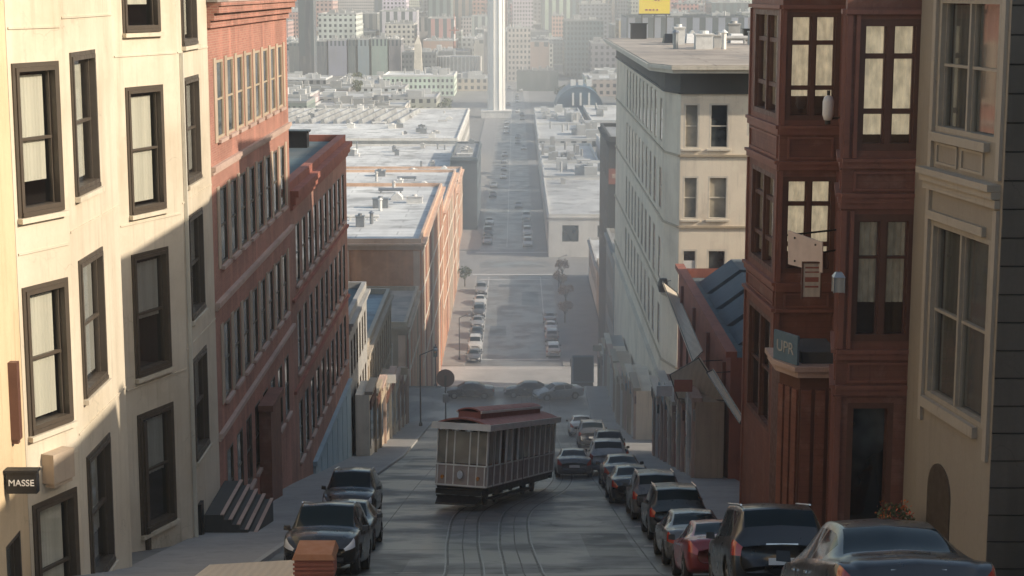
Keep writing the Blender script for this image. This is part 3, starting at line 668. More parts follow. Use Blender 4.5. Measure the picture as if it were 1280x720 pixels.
# ================================================================ RIGHT SIDE
# beige foreground building with a pair of big windows per floor and block pier
b = thing('beige_building', 'beige house at the right edge with tall paired windows and a rusticated block pier', 'building', (14, 44, GZ(44)))
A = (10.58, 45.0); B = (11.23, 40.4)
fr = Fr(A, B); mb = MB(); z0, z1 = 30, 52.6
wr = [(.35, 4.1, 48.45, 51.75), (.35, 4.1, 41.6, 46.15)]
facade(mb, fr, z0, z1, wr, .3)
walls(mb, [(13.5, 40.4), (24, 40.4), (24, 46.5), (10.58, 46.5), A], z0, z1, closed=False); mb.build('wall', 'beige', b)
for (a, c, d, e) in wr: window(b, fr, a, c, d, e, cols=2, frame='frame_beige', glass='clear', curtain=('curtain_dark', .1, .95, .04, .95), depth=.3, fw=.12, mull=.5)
mb = MB()
g = Fr(B, (13.73, 40.4))
for k in range(33):
    z = 31 + k * .665; mb.fbox(g, .0, 2.5, z + .02, z + .645, -.5, .0 + (.06 if k % 2 else .03))
mb.fbox(g, .02, 2.48, 31, 52.6, -.5, -.02, 1)
mb.build('block_pier', ['stone_block', 'slot_dark'], b)
mb = MB(); fr2 = fr
for (z, hh, o) in ((47.35, .16, .34), (47.17, .17, .24), (46.95, .2, .14)): mb.fbox(fr, -.05, fr.L - .12, z, z + hh, .003, o)
mb.fbox(fr, .1, .3, 40.9, 52.4, .003, .09); mb.fbox(fr, fr.L - .33, fr.L - .12, 40.9, 46.9, .003, .09); mb.fbox(fr, fr.L - .33, fr.L - .12, 47.6, 52.4, .003, .09)
mb.fbox(fr, .3, 3.8, 46.2, 46.42, .003, .12); mb.fbox(fr, .3, 3.8, 51.8, 52.0, .003, .12); mb.fbox(fr, .32, 3.8, 48.2, 48.42, .003, .16); mb.fbox(fr, .32, 3.8, 41.3, 41.57, .003, .14)
for s in (.55, 2.15): 
    for (q0, q1, y0, y1) in ((0, 1.35, 47.62, 47.68), (0, 1.35, 48.1, 48.16), (0, .06, 47.68, 48.1), (1.29, 1.35, 47.68, 48.1)): mb.fbox(fr, s + q0, s + q1, y0, y1, .003, .05)
mb.build('moulding', 'beige_trim', b)
roofdeck(b, [(10.7, 45), (11.3, 41), (23.9, 41), (23.9, 46.4), (10.7, 46.4)], 52.4, 'roof_grey')
m = MB(); n = 14
gg = Fr(A, B)
pts = [gg.pt(1.6 + .75 * math.cos(math.pi * k / n), .03, 39.3 + .75 * math.sin(math.pi * k / n)) for k in range(n + 1)]
pts = [gg.pt(2.35, .03, 34.5)] + pts + [gg.pt(.85, .03, 34.5)]
m.quad(*pts[::-1]); 
for i_ in range(len(pts)): a_, b_ = pts[i_], pts[(i_ + 1) % len(pts)]; m.quad(a_, b_, (b_[0] + .08, b_[1] - .0, b_[2]), (a_[0] + .08, a_[1], a_[2]))
m.build('arched_door', 'frame_dark', b)

# red victorian with stacked canted bays
b = thing('red_victorian_building', 'oxblood red Victorian house with two stacked projecting window bays', 'building', (14, 55, GZ(55)))
z0, zT = 26, 54.8
mb = MB()
V = [(24, 70.1), (10.4, 70.1), (9.22, 69.2), (8.02, 60.6), (8.33, 55.6), (10.28, 55.6), (10.28, 54.0), (9.1, 49.2), (8.66, 46.6), (10.95, 46.6), (24, 46.6)]
# the list runs with the interior on the left hand: right-bay camera face is V[8]->V[9], left-bay camera face V[4]->V[5]
E = [Fr(V[i], V[(i + 1) % len(V)]) for i in range(len(V))]
fB, fA, fR, fRp = E[3], E[4], E[8], E[7]
def rwins(f, rects, s, **k):
    for (a, c, d, e) in rects: window(b, f, a, c, d, e, style=s, **k)
RA = [(.14, 1.82, 47.9, 51.25), (.14, 1.82, 43.0, 46.1)]
RB = [(.6, 4.4, 47.9, 51.3), (.6, 4.4, 42.9, 46.1), (.6, 4.4, 37.6, 41.4)]
RR = [(.3, 2.02, 47.75, 51.2), (.3, 2.02, 42.6, 46.05), (.35, 1.6, 35.6, 40.9)]
RP = []
for i, f in enumerate(E):
    facade(mb, f, z0, zT, {3: RB, 4: RA, 8: RR, 7: RP}.get(i, []), .3)
mb.build('wall', 'red_paint', b)
rwins(fA, RA, 'sash3', frame='frame_brown', glass='clear', curtain=('lace_glow', .0, 1., .22, .97), cols=2, depth=.3, fw=.15)
rwins(fB, RB[:2], 'sash3', frame='frame_brown', glass='clear', curtain=('lace_glow_dim', .1, .9, .1, .95), cols=2, depth=.3, fw=.16)
rwins(fB, RB[2:], 'sash', frame='frame_brown', glass='pane', cols=2, depth=.3, fw=.16)
rwins(fR, RR[:1], 'sash3', frame='frame_brown', glass='clear', curtain=('lace_glow', .03, .97, .12, .96), cols=2, depth=.3, fw=.19)
rwins(fR, RR[1:2], 'sash', frame='frame_brown', glass='clear', curtain=('lace_glow_dim', .16, .9, .3, .93), cols=2, depth=.3, fw=.19, mull=.66)
rwins(fR, RR[2:], 'plain', frame='frame_brown', glass='pane', cols=1, depth=.6, fw=.16)
rwins(fRp, RP, 'sash', frame='frame_brown', glass='pane', cols=1, depth=.3, fw=.16)
mb = MB()
def bands(f, zs, a0=-.02, a1=None):
    a1 = f.L + .02 if a1 is None else a1
    for (z, h, o) in zs: mb.fbox(f, a0, a1, z, z + h, .003, o)
def panelframe(f, a0, a1, za, zb, t=.07, o=.05):
    mb.fbox(f, a0, a1, za, za + t, .004, o); mb.fbox(f, a0, a1, zb - t, zb, .004, o); mb.fbox(f, a0, a0 + t, za + t, zb - t, .004, o); mb.fbox(f, a1 - t, a1, za + t, zb - t, .004, o)
for f, w in ((fR, RR), (fRp, RP)):
    bands(f, ((47.45, .1, .14), (47.28, .165, .08), (46.52, .1, .16), (46.36, .155, .10), (46.2, .155, .05), (42.28, .1, .15), (42.1, .17, .08), (41.3, .1, .16), (41.12, .17, .09), (51.32, .12, .12), (52.9, .3, .3)))
    panelframe(f, .3, f.L - .3, 46.68, 47.2); panelframe(f, .3, f.L - .3, 41.46, 42.02)
    for s in (.0, f.L - .16): 
        for q0, q1 in ((47.56, 51.3), (42.4, 46.15), (30, 41.1)): mb.fbox(f, s + .003, s + .157, q0, q1, .003, .07)
    if w is RR:
        for s in (.25, 2.08): 
            for q0, q1 in ((47.56, 51.3), (42.4, 46.15)): mb.fbox(f, s, s + .1, q0, q1, .003, .09)
for f, w in ((fA, RA), (fB, RB)):
    bands(f, ((47.62, .1, .14), (47.44, .175, .08), (46.5, .1, .15), (46.32, .175, .08), (51.36, .12, .12), (42.6, .1, .15), (42.42, .175, .08), (41.75, .1, .14), (52.9, .3, .3)))
    panelframe(f, .25, f.L - .25, 46.66, 47.36); panelframe(f, .25, f.L - .25, 41.9, 42.36, .06)
    for s in (.0, f.L - .13):
        for q0, q1 in ((47.73, 51.34), (42.72, 46.28), (30, 41.7)): mb.fbox(f, s + .003, s + .127, q0, q1, .003, .06)
mb.build('moulding', 'red_trim', b)
roofdeck(b, [(23.9, 69.9), (10.4, 69.9), (9.3, 69.1), (8.1, 60.6), (8.45, 55.7), (8.75, 46.7), (23.9, 46.7)], zT - .05, 'roof_grey')
mb = MB(); mb.fbox(E[9], .1, 3, 34.8, 38.2, .005, .06); mb.build('door', 'frame_dark', b)
# unseen tall blocks added behind, only to cast shade across the street
small_block('unseen_shade_block', 'tall red block added unseen behind the Victorian house to shade the brick fronts opposite', 70.4, 84, 11.25, 34, 20, 54.3, 'red_paint', 'frame_brown', [52.6, 48.6, 44.4, 40.2], 4, 2.6, 1.3, 'roof_grey', side=1, seed=41, units=0)
small_block('unseen_shade_block', 'grey unseen block added behind the low terracotta building to shade the street', 84.3, 104, 17.2, 36, 18, 57.5, 'grey_stucco', 'frame_dark', [55.8, 50.8, 46.6, 42.4, 38.2], 10, 2.6, 1.3, 'roof_grey', side=1, seed=42, units=0)
mb = MB(); mb.prism([(9.4, 62), (23.8, 62), (23.8, 69.9), (10.5, 69.9)], zT - .02, 56.4); mb.prism([(9.2, 61.8), (23.9, 61.8), (23.9, 70.), (10.3, 70.)], 56.402, 56.6); mb.build('shade_attic', 'red_paint', b)  # extra height above the view, added to raise the shadow edge opposite
small_block('unseen_shade_block', 'plain unseen house added beside the block pier house to keep sun off it', 12, 39.6, 12.9, 26, 30, 53.0, 'beige', 'frame_beige', [51, 47.], 5, 2.6, 1.3, 'roof_grey', side=1, seed=44, units=0)  # sun blocker added out of view, shades the pier and left fronts
# storefront between the two bays, with boards, lantern and signs
s_ = thing('storefront', 'dark wooden shopfront box between the red bays with a pale pediment moulding', 'shop front', (8.9, 53.6, GZ(53)))
mb = MB(); poly = [(8.85, 53.9), (8.15, 52.2), (8.45, 51.6), (9.60, 51.6), (10.30, 53.9)][::-1]
poly = [(8.45, 51.2), (9.70, 51.2), (9.70, 53.8), (8.00, 53.8), (8.00, 52.2)]
mb.prism(poly, 30.0, 40.6)
mb.build('body', 'frame_brown', s_)
mb = MB(); mb.prism([(8.35, 51.0), (9.80, 51.0), (9.80, 53.8), (7.85, 53.8), (7.85, 52.1)], 40.602, 40.8); mb.prism([(8.25, 50.9), (9.80, 50.9), (9.80, 53.8), (7.76, 53.8), (7.76, 52.05)], 40.802, 40.95); 0 and mb.prism([(8.40, 51.1), (9.70, 51.1), (9.70, 53.8), (7.90, 53.8), (7.90, 52.15)], 37.5, 37.7)
mb.build('cornice', 'string_stone', s_)
mb = MB()
for f_ in (Fr((8.00, 52.2), (8.45, 51.2)), Fr((8.45, 51.2), (9.70, 51.2))):
    for k in range(3): s = f_.L * (k + .12) / 3; mb.fbox(f_, s, s + f_.L * .24, 33.4, 40.2, .003, .07)
mb.build('pilaster', 'red_paint', s_)
mb = MB(); mb.prism([(8.55, 51.4), (9.60, 51.4), (9.60, 53.5), (8.20, 53.5), (8.20, 52.4)], 40.95, 41.3); mb.build('roof', 'dark_wall', s_)
sg = thing('blue_sign', 'blue shop sign with worn white letters above the dark shopfront cornice', 'sign', (7.7, 51.9, 41.3))
f_ = Fr((7.82, 52.2), (8.38, 51.05)); mb = MB(); mb.fbox(f_, .02, f_.L - .02, 40.97, 41.85, -.03, .05); mb.build('sign_panel', 'blue_sign', sg)
cu = bpy.data.curves.new('lettering', 'FONT'); cu.body = 'UPR'; cu.size = .5; cu.extrude = .01; cu.align_x = 'CENTER'; cu.align_y = 'CENTER'
q = f_.pt(f_.L / 2, .06, 41.4); text_obj(cu, 'lettering', 'curtain_grey', sg, q, (R(90), 0, f_.ang))
# pale tilted board
sg = thing('projecting_board', 'blank pale pinkish board projecting over the shopfront, tilted down to the right', 'sign', (8.0, 51.5, 44))
mb = MB(); p0 = Vector(P(985, 288, 52.2)); p1 = Vector(P(1028, 303, 51.0)); p2 = Vector(P(1028, 341, 51.0)); p3 = Vector(P(985, 330, 52.2)); dd = Vector((.03, .06, 0))
mb.hexa([p3, p2, p2 + dd, p3 + dd], [p0, p1, p1 + dd, p0 + dd]); mb.build('board', 'pink_board', sg)
mb = MB(); mb.tube(p0 + Vector((0, .05, -.15)), (10.26, 54.1, p0.z - .2), .03); mb.tube(p3 + Vector((0, .05, .15)), (10.26, 54.1, p3.z + .2), .03)
for q in ((.2, .15), (.8, .15), (.2, .85), (.8, .85)): 
    c = p0.lerp(p1, q[0]).lerp(p3.lerp(p2, q[0]), q[1]) - Vector((.005, .012, 0)); mb.tube(c, c - Vector((.005, .02, 0)), .03, 8)
mb.build('bracket', 'metal_dark', sg)
sg = thing('poster', 'framed menu poster with dark red lines under the tilted board', 'poster', P(1015, 370, 51.1))
q = P(1014, 371, 51.12); mb = MB(); mb.box(q[0] - .25, q[0] + .25, q[1], q[1] + .05, q[2], q[2] + 1.0); mb.build('sheet', 'canvas', sg)
mb = MB()
for z, h in ((.72, .04), (.45, .14), (.28, .05), (.85, .05)): mb.box(q[0] - .2, q[0] + .2, q[1] - .012, q[1] - .002, q[2] + z, q[2] + z + h)
mb.build('print', 'terracotta', sg)
mb = MB(); mb.box(q[0] - .3, q[0] - .255, q[1] - .03, q[1] + .06, q[2] - .05, q[2] + 1.05); mb.box(q[0] + .255, q[0] + .3, q[1] - .03, q[1] + .06, q[2] - .05, q[2] + 1.05); mb.box(q[0] - .25, q[0] + .25, q[1] - .03, q[1] + .06, q[2] + 1.002, q[2] + 1.05); mb.box(q[0] - .25, q[0] + .25, q[1] + .051, q[1] + .5, q[2] + .3, q[2] + .4); mb.build('frame', 'frame_brown', sg)
def lantern(label, u, v, Y, r, h, mat, post=True):
    x, y, z = P(u, v, Y); t = thing('wall_lantern', label, 'lantern', (x, y, z))
    mb = MB(); mb.lathe([(.02, -h / 2), (r * .7, -h / 2 + .03), (r, -h * .25), (r, h * .25), (r * .75, h / 2 - .05), (.02, h / 2)], 16, (x, y, z)); mb.build('globe', mat, t, True)
    mb = MB(); mb.tube((x, y, z + h / 2), (x, y, z + h / 2 + .14), .05); mb.tube((x, y, z - h / 2 - .1), (x, y, z - h / 2 + .03), r * .5, 10); mb.tube((x, y, z - h * .4), (x + 1.1, y + .9, z - h * .4), .03); mb.build('bracket', 'metal_dark', t)
    return t
lantern('oval white lamp on the red wall between the two upper bays', 1035, 135, 53.2, .17, .78, 'white_paint')
x, y, z = P(1048, 353, 45.9)
t = thing('box_lantern', 'small square frosted box lantern bracketed from the corner of the red bay', 'lantern', (x, y, z))
mb = MB(); mb.box(x - .13, x + .13, y - .13, y + .13, z - .25, z + .15); mb.build('lamp_box', 'curtain_grey', t)
mb = MB(); mb.hexa([(x - .16, y - .16, z + .152), (x + .16, y - .16, z + .152), (x + .16, y + .16, z + .152), (x - .16, y + .16, z + .152)], [(x - .08, y - .08, z + .28), (x + .08, y - .08, z + .28), (x + .08, y + .08, z + .28), (x - .08, y + .08, z + .28)])
for a_, c_ in ((-1, -1), (1, -1), (1, 1), (-1, 1)): mb.tube((x + a_ * .14, y + c_ * .14, z - .26), (x + a_ * .14, y + c_ * .14, z + .15), .016, 6)
mb.build('lamp_cap', 'metal_grey', t)
mb = MB(); mb.tube((x, y, z - .2), (x + .22, y + .8, z - .2), .02, 6); mb.build('bracket', 'frame_brown', t)
# blossom planter
def foliage(mb, c, r, n, size, seed, flat=1., m=0):
    q = random.Random(seed)
    for i in range(n):
        d = Vector((q.gauss(0, 1), q.gauss(0, 1), q.gauss(0, 1))).normalized() * r * q.uniform(.35, 1) ** .6
        p = Vector(c) + Vector((d.x, d.y, d.z * flat)); a = Vector((q.gauss(0, 1), q.gauss(0, 1), q.gauss(0, 1))).normalized(); e = a.orthogonal().normalized(); s = size * q.uniform(.6, 1.4)
        g = a.cross(e); mb.quad(p - e * s, p - g * s * .5, p + e * s, p + g * s * .5, m=m)
x, y, z = P(1118, 655, 44.2); 
t = thing('flower_planter', 'planter of small red blossoms against the dark red wall by the foreground car', 'planter', (x, y, GZ(y)))
mb = MB(); mb.lathe([(.3, 0), (.34, .1), (.5, z - GZ(y) - .1), (.54, z - GZ(y))], 16, (x, y, GZ(y) + .02)); mb.build('pot', 'terracotta', t)
mb = MB(); foliage(mb, (x, y, z + .2), .5, 260, .06, 5, .7); mb.build('foliage', 'leaf', t)
mb = MB(); foliage(mb, (x, y, z + .25), .56, 160, .045, 6, .8); mb.build('blossom', 'petal', t)

# low terracotta building with flat glazed roof, canvas awnings
b = thing('terracotta_building', 'low terracotta red building between the Victorian and the cream corner block', 'building', (14, 96, GZ(96)))
mb = MB(); f_ = Fr((10.5, 112), (10.5, 84.2))
rr = [(2 + k * 3.6, 3.4 + k * 3.6, 27.6, 30.6) for k in range(6)]
facade(mb, f_, 14, 34.2, rr, .25); walls(mb, [(10.5, 84.2), (17, 84.2), (17, 112), (10.5, 112)], 14, 34.2, closed=False); mb.build('wall', 'terracotta', b)
for r_ in rr: window(b, f_, *r_, frame='frame_brown', glass='pane_warm', depth=.25)
mb = MB(); mb.prism([(10.25, 84.2), (10.25, 112), (10.8, 112), (10.8, 84.2)][::-1], 34.202, 34.5); mb.build('parapet', 'terracotta', b)
roofdeck(b, [(10.82, 84.4), (16.9, 84.4), (16.9, 111.9), (10.82, 111.9)], 33.6, 'roof_teal')
for k in range(5):
    y = 85 + k * 5.2; mb = MB(); mb.hexa([(11.6, y, 33.62), (16.4, y, 33.62), (16.4, y + 4.2, 33.62), (11.6, y + 4.2, 33.62)], [(13.6, y, 35.1), (14.2, y, 35.1), (14.2, y + 4.2, 35.1), (13.6, y + 4.2, 35.1)]); mb.build('roof_lantern', 'dark_slate', b)
mb = MB()
for k in range(4): y = 86 + k * 7.5; mb.box(10.3, 10.48, y, y + .22, 18, 33.6)
mb.build('pilaster', 'red_trim', b)
def awning(label, pts, th=.06, mat='canvas', name='awning', frame=True, wallx=10.48):
    """pts: 4 world points a,b (upper edge) c,d (lower edge)"""
    pts = [Vector(p) for p in pts]; c = sum(pts, Vector()) / 4; t = thing(name, label, 'awning', c)
    nrm = (pts[1] - pts[0]).cross(pts[3] - pts[0]).normalized() * th; mb = MB(); n = 10
    for i in range(n):
        for j in range(n):
            def S(u, v, k):
                q = pts[0].lerp(pts[1], u).lerp(pts[3].lerp(pts[2], u), v); sag = -.10 * math.sin(math.pi * u) * math.sin(math.pi * v); return q + Vector((0, 0, sag)) + nrm * k
            a = [(i / n, j / n), ((i + 1) / n, j / n), ((i + 1) / n, (j + 1) / n), (i / n, (j + 1) / n)]
            mb.quad(*[S(*q, 0) for q in a]); mb.quad(*[S(*q, 1) for q in a[::-1]])
    mb.build('cloth', mat, t, True)
    if frame:
        mb = MB()
        for a, b_ in ((0, 1), (3, 2), (0, 3), (1, 2)): mb.tube(pts[a] - nrm * .5, pts[b_] - nrm * .5, .03, 6)
        for k in (0, 3): mb.tube(pts[k], (wallx, pts[k].y + .4, pts[k].z), .025, 6)
        mb.build('frame', 'metal_dark', t)
    return t
awning('pale canvas box awning hanging over the pavement below the terracotta wall', [P(838, 468, 90), P(874, 447, 84), P(908, 500, 84), P(848, 498, 90)], mat='canvas')
awning('long pale canvas strip sloping along the wall above the box awning', [P(828, 352, 117), P(846, 366, 115), P(878, 440, 86), P(866, 452, 87)], mat='canvas', name='canvas_strip')
awning('narrow cream canvas strip low on the terracotta wall nearer the red house', [P(884, 466, 84), P(892, 462, 83), P(929, 522, 72), P(926, 530, 72)], mat='canvas', name='canvas_strip', wallx=11.2)
# cream corner building
b = thing('cream_corner_building', 'cream corner building with dark frieze and wide overhanging flat roof', 'building', (20, 150, GZ(150)))
c0 = (10.5, 185); c1 = (10.5, 124.2); c2 = (11.3, 121); c3 = (34, 121); c4 = (34, 185)
E = [Fr(c0, c1), Fr(c1, c2), Fr(c2, c3), Fr(c3, c4), Fr(c4, c0)]
zT = 46.3; mb = MB()
rows = [(41.1, 44.2), (36.2, 39.2), (31.0, 34.1), (26.2, 29.2)]
side = []
for (za, zb_) in rows:
    n = 9
    for k in range(n): s = 17 + 38 * k / n; side.append((s + .5, s + 2.6, za - .2, zb_ + .3))
    side.append((56.5, 58.6, za, zb_))
front = []
for (za, zb_) in rows: front += [(.2, 1.3, za, zb_), (1.95, 3.35, za, zb_), (4.55, 5.1, za + .9, za + 2.1), (7, 8.2, za, zb_), (10, 11.2, za, zb_)]
facade(mb, E[0], 10, zT, side, .07); facade(mb, E[1], 10, zT, [], .3); facade(mb, E[2], 10, zT, front, .3); facade(mb, E[3], 10, zT, []); facade(mb, E[4], 10, zT, [])
mb.build('wall', 'corner_cream', b)
for r_ in side: window(b, E[0], *r_, frame='frame_tan', depth=.07, fw=.08)
for i, r_ in enumerate(front): window(b, E[2], *r_, frame='frame_light', glass='pane_bright' if i in (0, 5, 6) else 'pane', depth=.3, fw=.12, sill='corner_trim' if r_[1] - r_[0] > .8 else None)
mb = MB()
for f_ in E[:3]:
    for z in (40.55, 35.6, 30.4, 25.6): mb.fbox(f_, -.02, f_.L + .02, z, z + .14, .003, .12)
mb.build('string_course', 'frame_tan', b)
mb = MB()
for f_ in E[:3]: mb.fbox(f_, -.01, f_.L + .01, 45.0, 46.28, .003, .06); mb.fbox(f_, -.02, f_.L + .02, 44.85, 44.998, .003, .16)
mb.build('frieze', 'dark_wall', b)
mb = MB(); mb.prism([(9.35, 186), (9.35, 123.9), (10.6, 119.8), (35, 119.8), (35, 186)], 46.302, 46.55, 0); mb.prism([(9.15, 186.2), (9.15, 123.7), (10.5, 119.6), (35.2, 119.6), (35.2, 186.2)], 46.552, 46.8, 0); mb.build('roof_overhang', 'corner_trim', b)
mb = MB(); mb.prism([(9.3, 186.), (9.3, 123.8), (10.6, 119.8), (35, 119.8), (35, 186)], 46.802, 46.85); mb.build('roof', 'roof_tan', b)
rooftop_units(b, 12, 33, 150, 184, 46.85, 16, seed=12, smax=2.2)
for i_, (x, y, w, h) in enumerate(((12.6, 183, 1.6, 1.5), (26, 176, 7, 1.1))):
    m = MB(); m.box(x - w / 2, x + w / 2, y - .6, y + .8, 46.84, 46.85 + h); m.box(x - w / 2 - .1, x + w / 2 + .1, y - .7, y + .9, 46.852 + h, 46.95 + h); m.build('rooftop_unit', 'metal_dark', b)
for i_ in range(9):
    x = 14 + i_ * 2.1; m = MB(); m.hexa([(x, 168, 46.85), (x + 1.5, 168, 46.85), (x + 1.5, 170.5, 46.85), (x, 170.5, 46.85)], [(x + .2, 169.4, 47.7), (x + 1.3, 169.4, 47.7), (x + 1.3, 170.3, 47.7), (x + .2, 170.3, 47.7)]); m.build('skylight', 'white_paint' if i_ % 2 else 'metal_dark', b)
m = MB()
for f_ in E[:3]: m.fbox(f_, -.02, f_.L + .02, 24.0, 24.3, .003, .25)
m.build('string_course', 'corner_trim', b)
m = MB(); m.tube(P(828, 352, 123.5), (10.52, 124.0, P(828, 352, 123.5)[2]), .08); c_ = P(829, 356, 123.4); m.lathe([(.02, -.55), (.3, -.5), (.42, 0), (.28, .45), (.02, .5)], 14, c_); m.build('alarm_bell', 'metal_dark', b)
m = MB(); q = Fr(c2, c3); m.fbox(q, .35, 1.25, 31.3, 33.3, -.1, -.06); m.build('window_notice', 'white_paint', b)
m = MB(); cx, cz = .8, 32.45; pts = []
for k in range(24):
    t_ = 2 * math.pi * k / 24; X_ = 16 * math.sin(t_) ** 3; Z_ = 13 * math.cos(t_) - 5 * math.cos(2 * t_) - 2 * math.cos(3 * t_) - math.cos(4 * t_); pts.append(q.pt(cx + X_ * .018, -.055, cz + Z_ * .018))
m.quad(*pts[::-1]); m.build('notice_emblem', 'terracotta', b)
# things further down the right side
small_block('dark_building', 'narrow near-black building end with a red band behind the cream corner block', 203, 224, 10.7, 15.3 + 8, -1, 34.6, 'dark_wall', 'frame_dark', [32, 27.8, 23.6], 5, 2.2, 1.1, 'roof_grey', side=1, seed=51, units=7)
m = MB(); f_ = Fr((10.7, 203), (23.3, 203)); root_dark = bpy.data.objects['dark_building']
m.fbox(f_, .02, 12, 29.6, 31.4, .004, .1); m.build('red_band', 'terracotta', root_dark); m = MB(); m.fbox(f_, .4, 11, 30.3, 30.8, .101, .13); m.build('band_lettering', 'string_stone', root_dark)
small_block('grey_row_house', 'weathered grey row house on the right beyond the cream corner block', 186.4, 202.8, 10.5, 26, 2, 24, 'grey_stucco', 'frame_tan', [22, 18, 14], 6, 2.4, 1.2, 'roof_grey', side=1, seed=52)
small_block('brown_row_house', 'brown row house with a flat roof, right kerb past the dark building end', 241, 262, 13.2, 30, -1, 8.6, 'brick2', 'frame_tan', [7, 3.6], 7, 2.4, 1.2, 'roof_grey', side=1, seed=53, front_cols=4, cornmat='string_stone')
small_block('tan_row_house', 'tan row house third along the far right kerb', 262.3, 284, 13.2, 30, -1, 8, 'tan', 'frame_dark', [6.6], 7, 2.4, 1.2, 'roof_tan', side=1, seed=54, cornmat='beige_trim')
small_block('white_row_house', 'small white stucco row house at the far right kerb before the wide crossing', 284.3, 316, 13.2, 34, -1, 7, 'white_stucco', 'frame_dark', [5.4], 9, 2.8, 1.5, 'roof_white', side=1, seed=55, cornmat='concrete', units=8)
small_block('white_market_hall', 'long low white hall with a big pale flat roof on the right past the crossing', 341, 408, 6.4, 70, -1, 8.0, 'white_stucco', 'metal_dark', [6.3], 12, 3.2, 2.4, 'roof_white', side=1, seed=56, front_cols=9, cornmat='white_stucco', units=26, fr_w=3.2)
small_block('white_warehouse', 'huge white flat-roofed warehouse left of the street, behind the orange brick row', 382, 440, -14.5, -95, -1, 13, 'white_stucco', 'metal_dark', [10.5, 6], 12, 2.6, 2., 'roof_white', seed=57, cornmat='white_stucco', units=34)
small_block('white_warehouse', 'second huge white warehouse behind the first, with rows of rooftop ribs', 446, 560, -14.8, -105, -1, 14, 'concrete', 'metal_dark', [11.5, 7], 20, 2.6, 2.2, 'roof_white', seed=58, cornmat='white_stucco', units=44)
small_block('slate_building', 'narrow dark slate building end standing out towards the far street', 380, 420, -8.4, -14.2, -1, 15.4, 'dark_slate', 'metal_dark', [13, 9], 8, 2.4, 1.4, 'roof_grey', seed=61, units=6)
rb = bpy.data.objects['white_warehouse.001'] if 'white_warehouse.001' in bpy.data.objects else bpy.data.objects['white_warehouse']
for k in range(16):
    m = MB(); x = -88 + k * 3.6; m.hexa([(x, 500, 14.06), (x + 1.4, 500, 14.06), (x + 4.4, 548, 14.06), (x + 3, 548, 14.06)], [(x + .3, 500, 15.3), (x + 1.1, 500, 15.3), (x + 4.1, 548, 15.3), (x + 3.3, 548, 15.3)]); m.build('roof_rib', 'roof_grey', rb)
#PART3
def shop_row(par, side, xw, proud, ya, yb, step, h, cols, seed):
    q = random.Random(seed); y = ya
    while y < yb - 1:
        y2 = min(y + step, yb); xo = xw - proud if side > 0 else xw + proud; x_in, x_out = (xw - .004, xo) if side > 0 else (xw + .004, xo)
        f_ = Fr((xo, y2), (xo, y)) if side > 0 else Fr((xo, y), (xo, y2)); g0 = GZ(y); top = GZ((y + y2) / 2) + h + q.uniform(-.3, .5); col = q.choice(cols)
        m = MB(); m.box(min(x_in, x_out), max(x_in, x_out), y + .02, y2 - .02, GZ(y2) - .8, top); m.build('shop_wall', col, par)
        m = MB(); m.fbox(f_, -.0, f_.L, top + .003, top + .22, -.3, .22); m.build('shop_cornice', q.choice(['string_stone', 'corner_trim', 'frame_tan', 'beige_trim']), par)
        n = max(1, int(f_.L / 2.4))
        for k in range(n):
            a = .35 + (f_.L - .7) * k / n; b2 = .35 + (f_.L - .7) * (k + 1) / n - .35
            m = MB(); m.fbox(f_, a, b2, g0 + .5, top - 1.1, .003, .05); m.build('shop_window', 'pane_warm' if (k + seed) % 3 else 'pane', par)
            m = MB(); m.fbox(f_, b2 + .04, b2 + .31, GZ(y2) - .3, top - .02, .003, .16); m.build('shop_pilaster', q.choice(['corner_trim', 'string_stone', 'tan', 'white_stucco']), par)
        m = MB(); m.fbox(f_, .2, f_.L - .2, top - 1.0, top - .45, .003, .12); m.build('shop_fascia', q.choice(['frame_brown', 'blue_sign', 'dark_wall', 'red_trim', 'frame_tan', 'curtain_grey']), par)
        if q.random() < -1:
            za = top - 1.0; xa = xo - .12 if side > 0 else xo + .12; xb = xo - 1.3 if side > 0 else xo + 1.3; m = MB(); x0_, x1_ = min(xa, xb), max(xa, xb); zl = (za - .7, za) if side > 0 else (za, za - .7)
            m.hexa([(x0_, y + .4, zl[0] - .05), (x1_, y + .4, zl[1] - .05), (x1_, y2 - .4, zl[1] - .05), (x0_, y2 - .4, zl[0] - .05)], [(x0_, y + .4, zl[0]), (x1_, y + .4, zl[1]), (x1_, y2 - .4, zl[1]), (x0_, y2 - .4, zl[0])]); m.build('shop_awning', q.choice(['canvas', 'grey_stucco', 'terracotta', 'canvas', 'blue_wall']), par)
        if q.random() < .22:
            m = MB(); x_ = xo - .1 if side > 0 else xo + .1; m.box(min(x_, x_ - side * .9), max(x_, x_ - side * .6), y + 1.0, y + 1.1, top + .3, top + .9); m.build('blade_sign', q.choice(['white_paint', 'blue_sign', 'terracotta', 'frame_tan']), par)
        y = y2
B_ = bpy.data.objects
shop_row(B_['cream_corner_building'], 1, 10.28, 1.5, 125, 184.5, 5.4, 4.4, ['corner_cream', 'tan', 'grey_stucco', 'corner_trim', 'beige'], 4)
shop_row(B_['terracotta_building'], 1, 10.28, 1.4, 84.5, 111.5, 5.4, 4.4, ['red_paint', 'terracotta', 'tan', 'red_trim'], 5)
shop_row(B_['grey_shop_building'], -1, -10.2, .9, 108.8, 121.6, 4.2, 4.2, ['corner_cream', 'tan', 'beige'], 6)
shop_row(B_['tan_townhouse'], -1, -10.2, .9, 122.2, 147.2, 4.6, 4.4, ['corner_cream', 'tan', 'beige_trim', 'corner_trim'], 7)
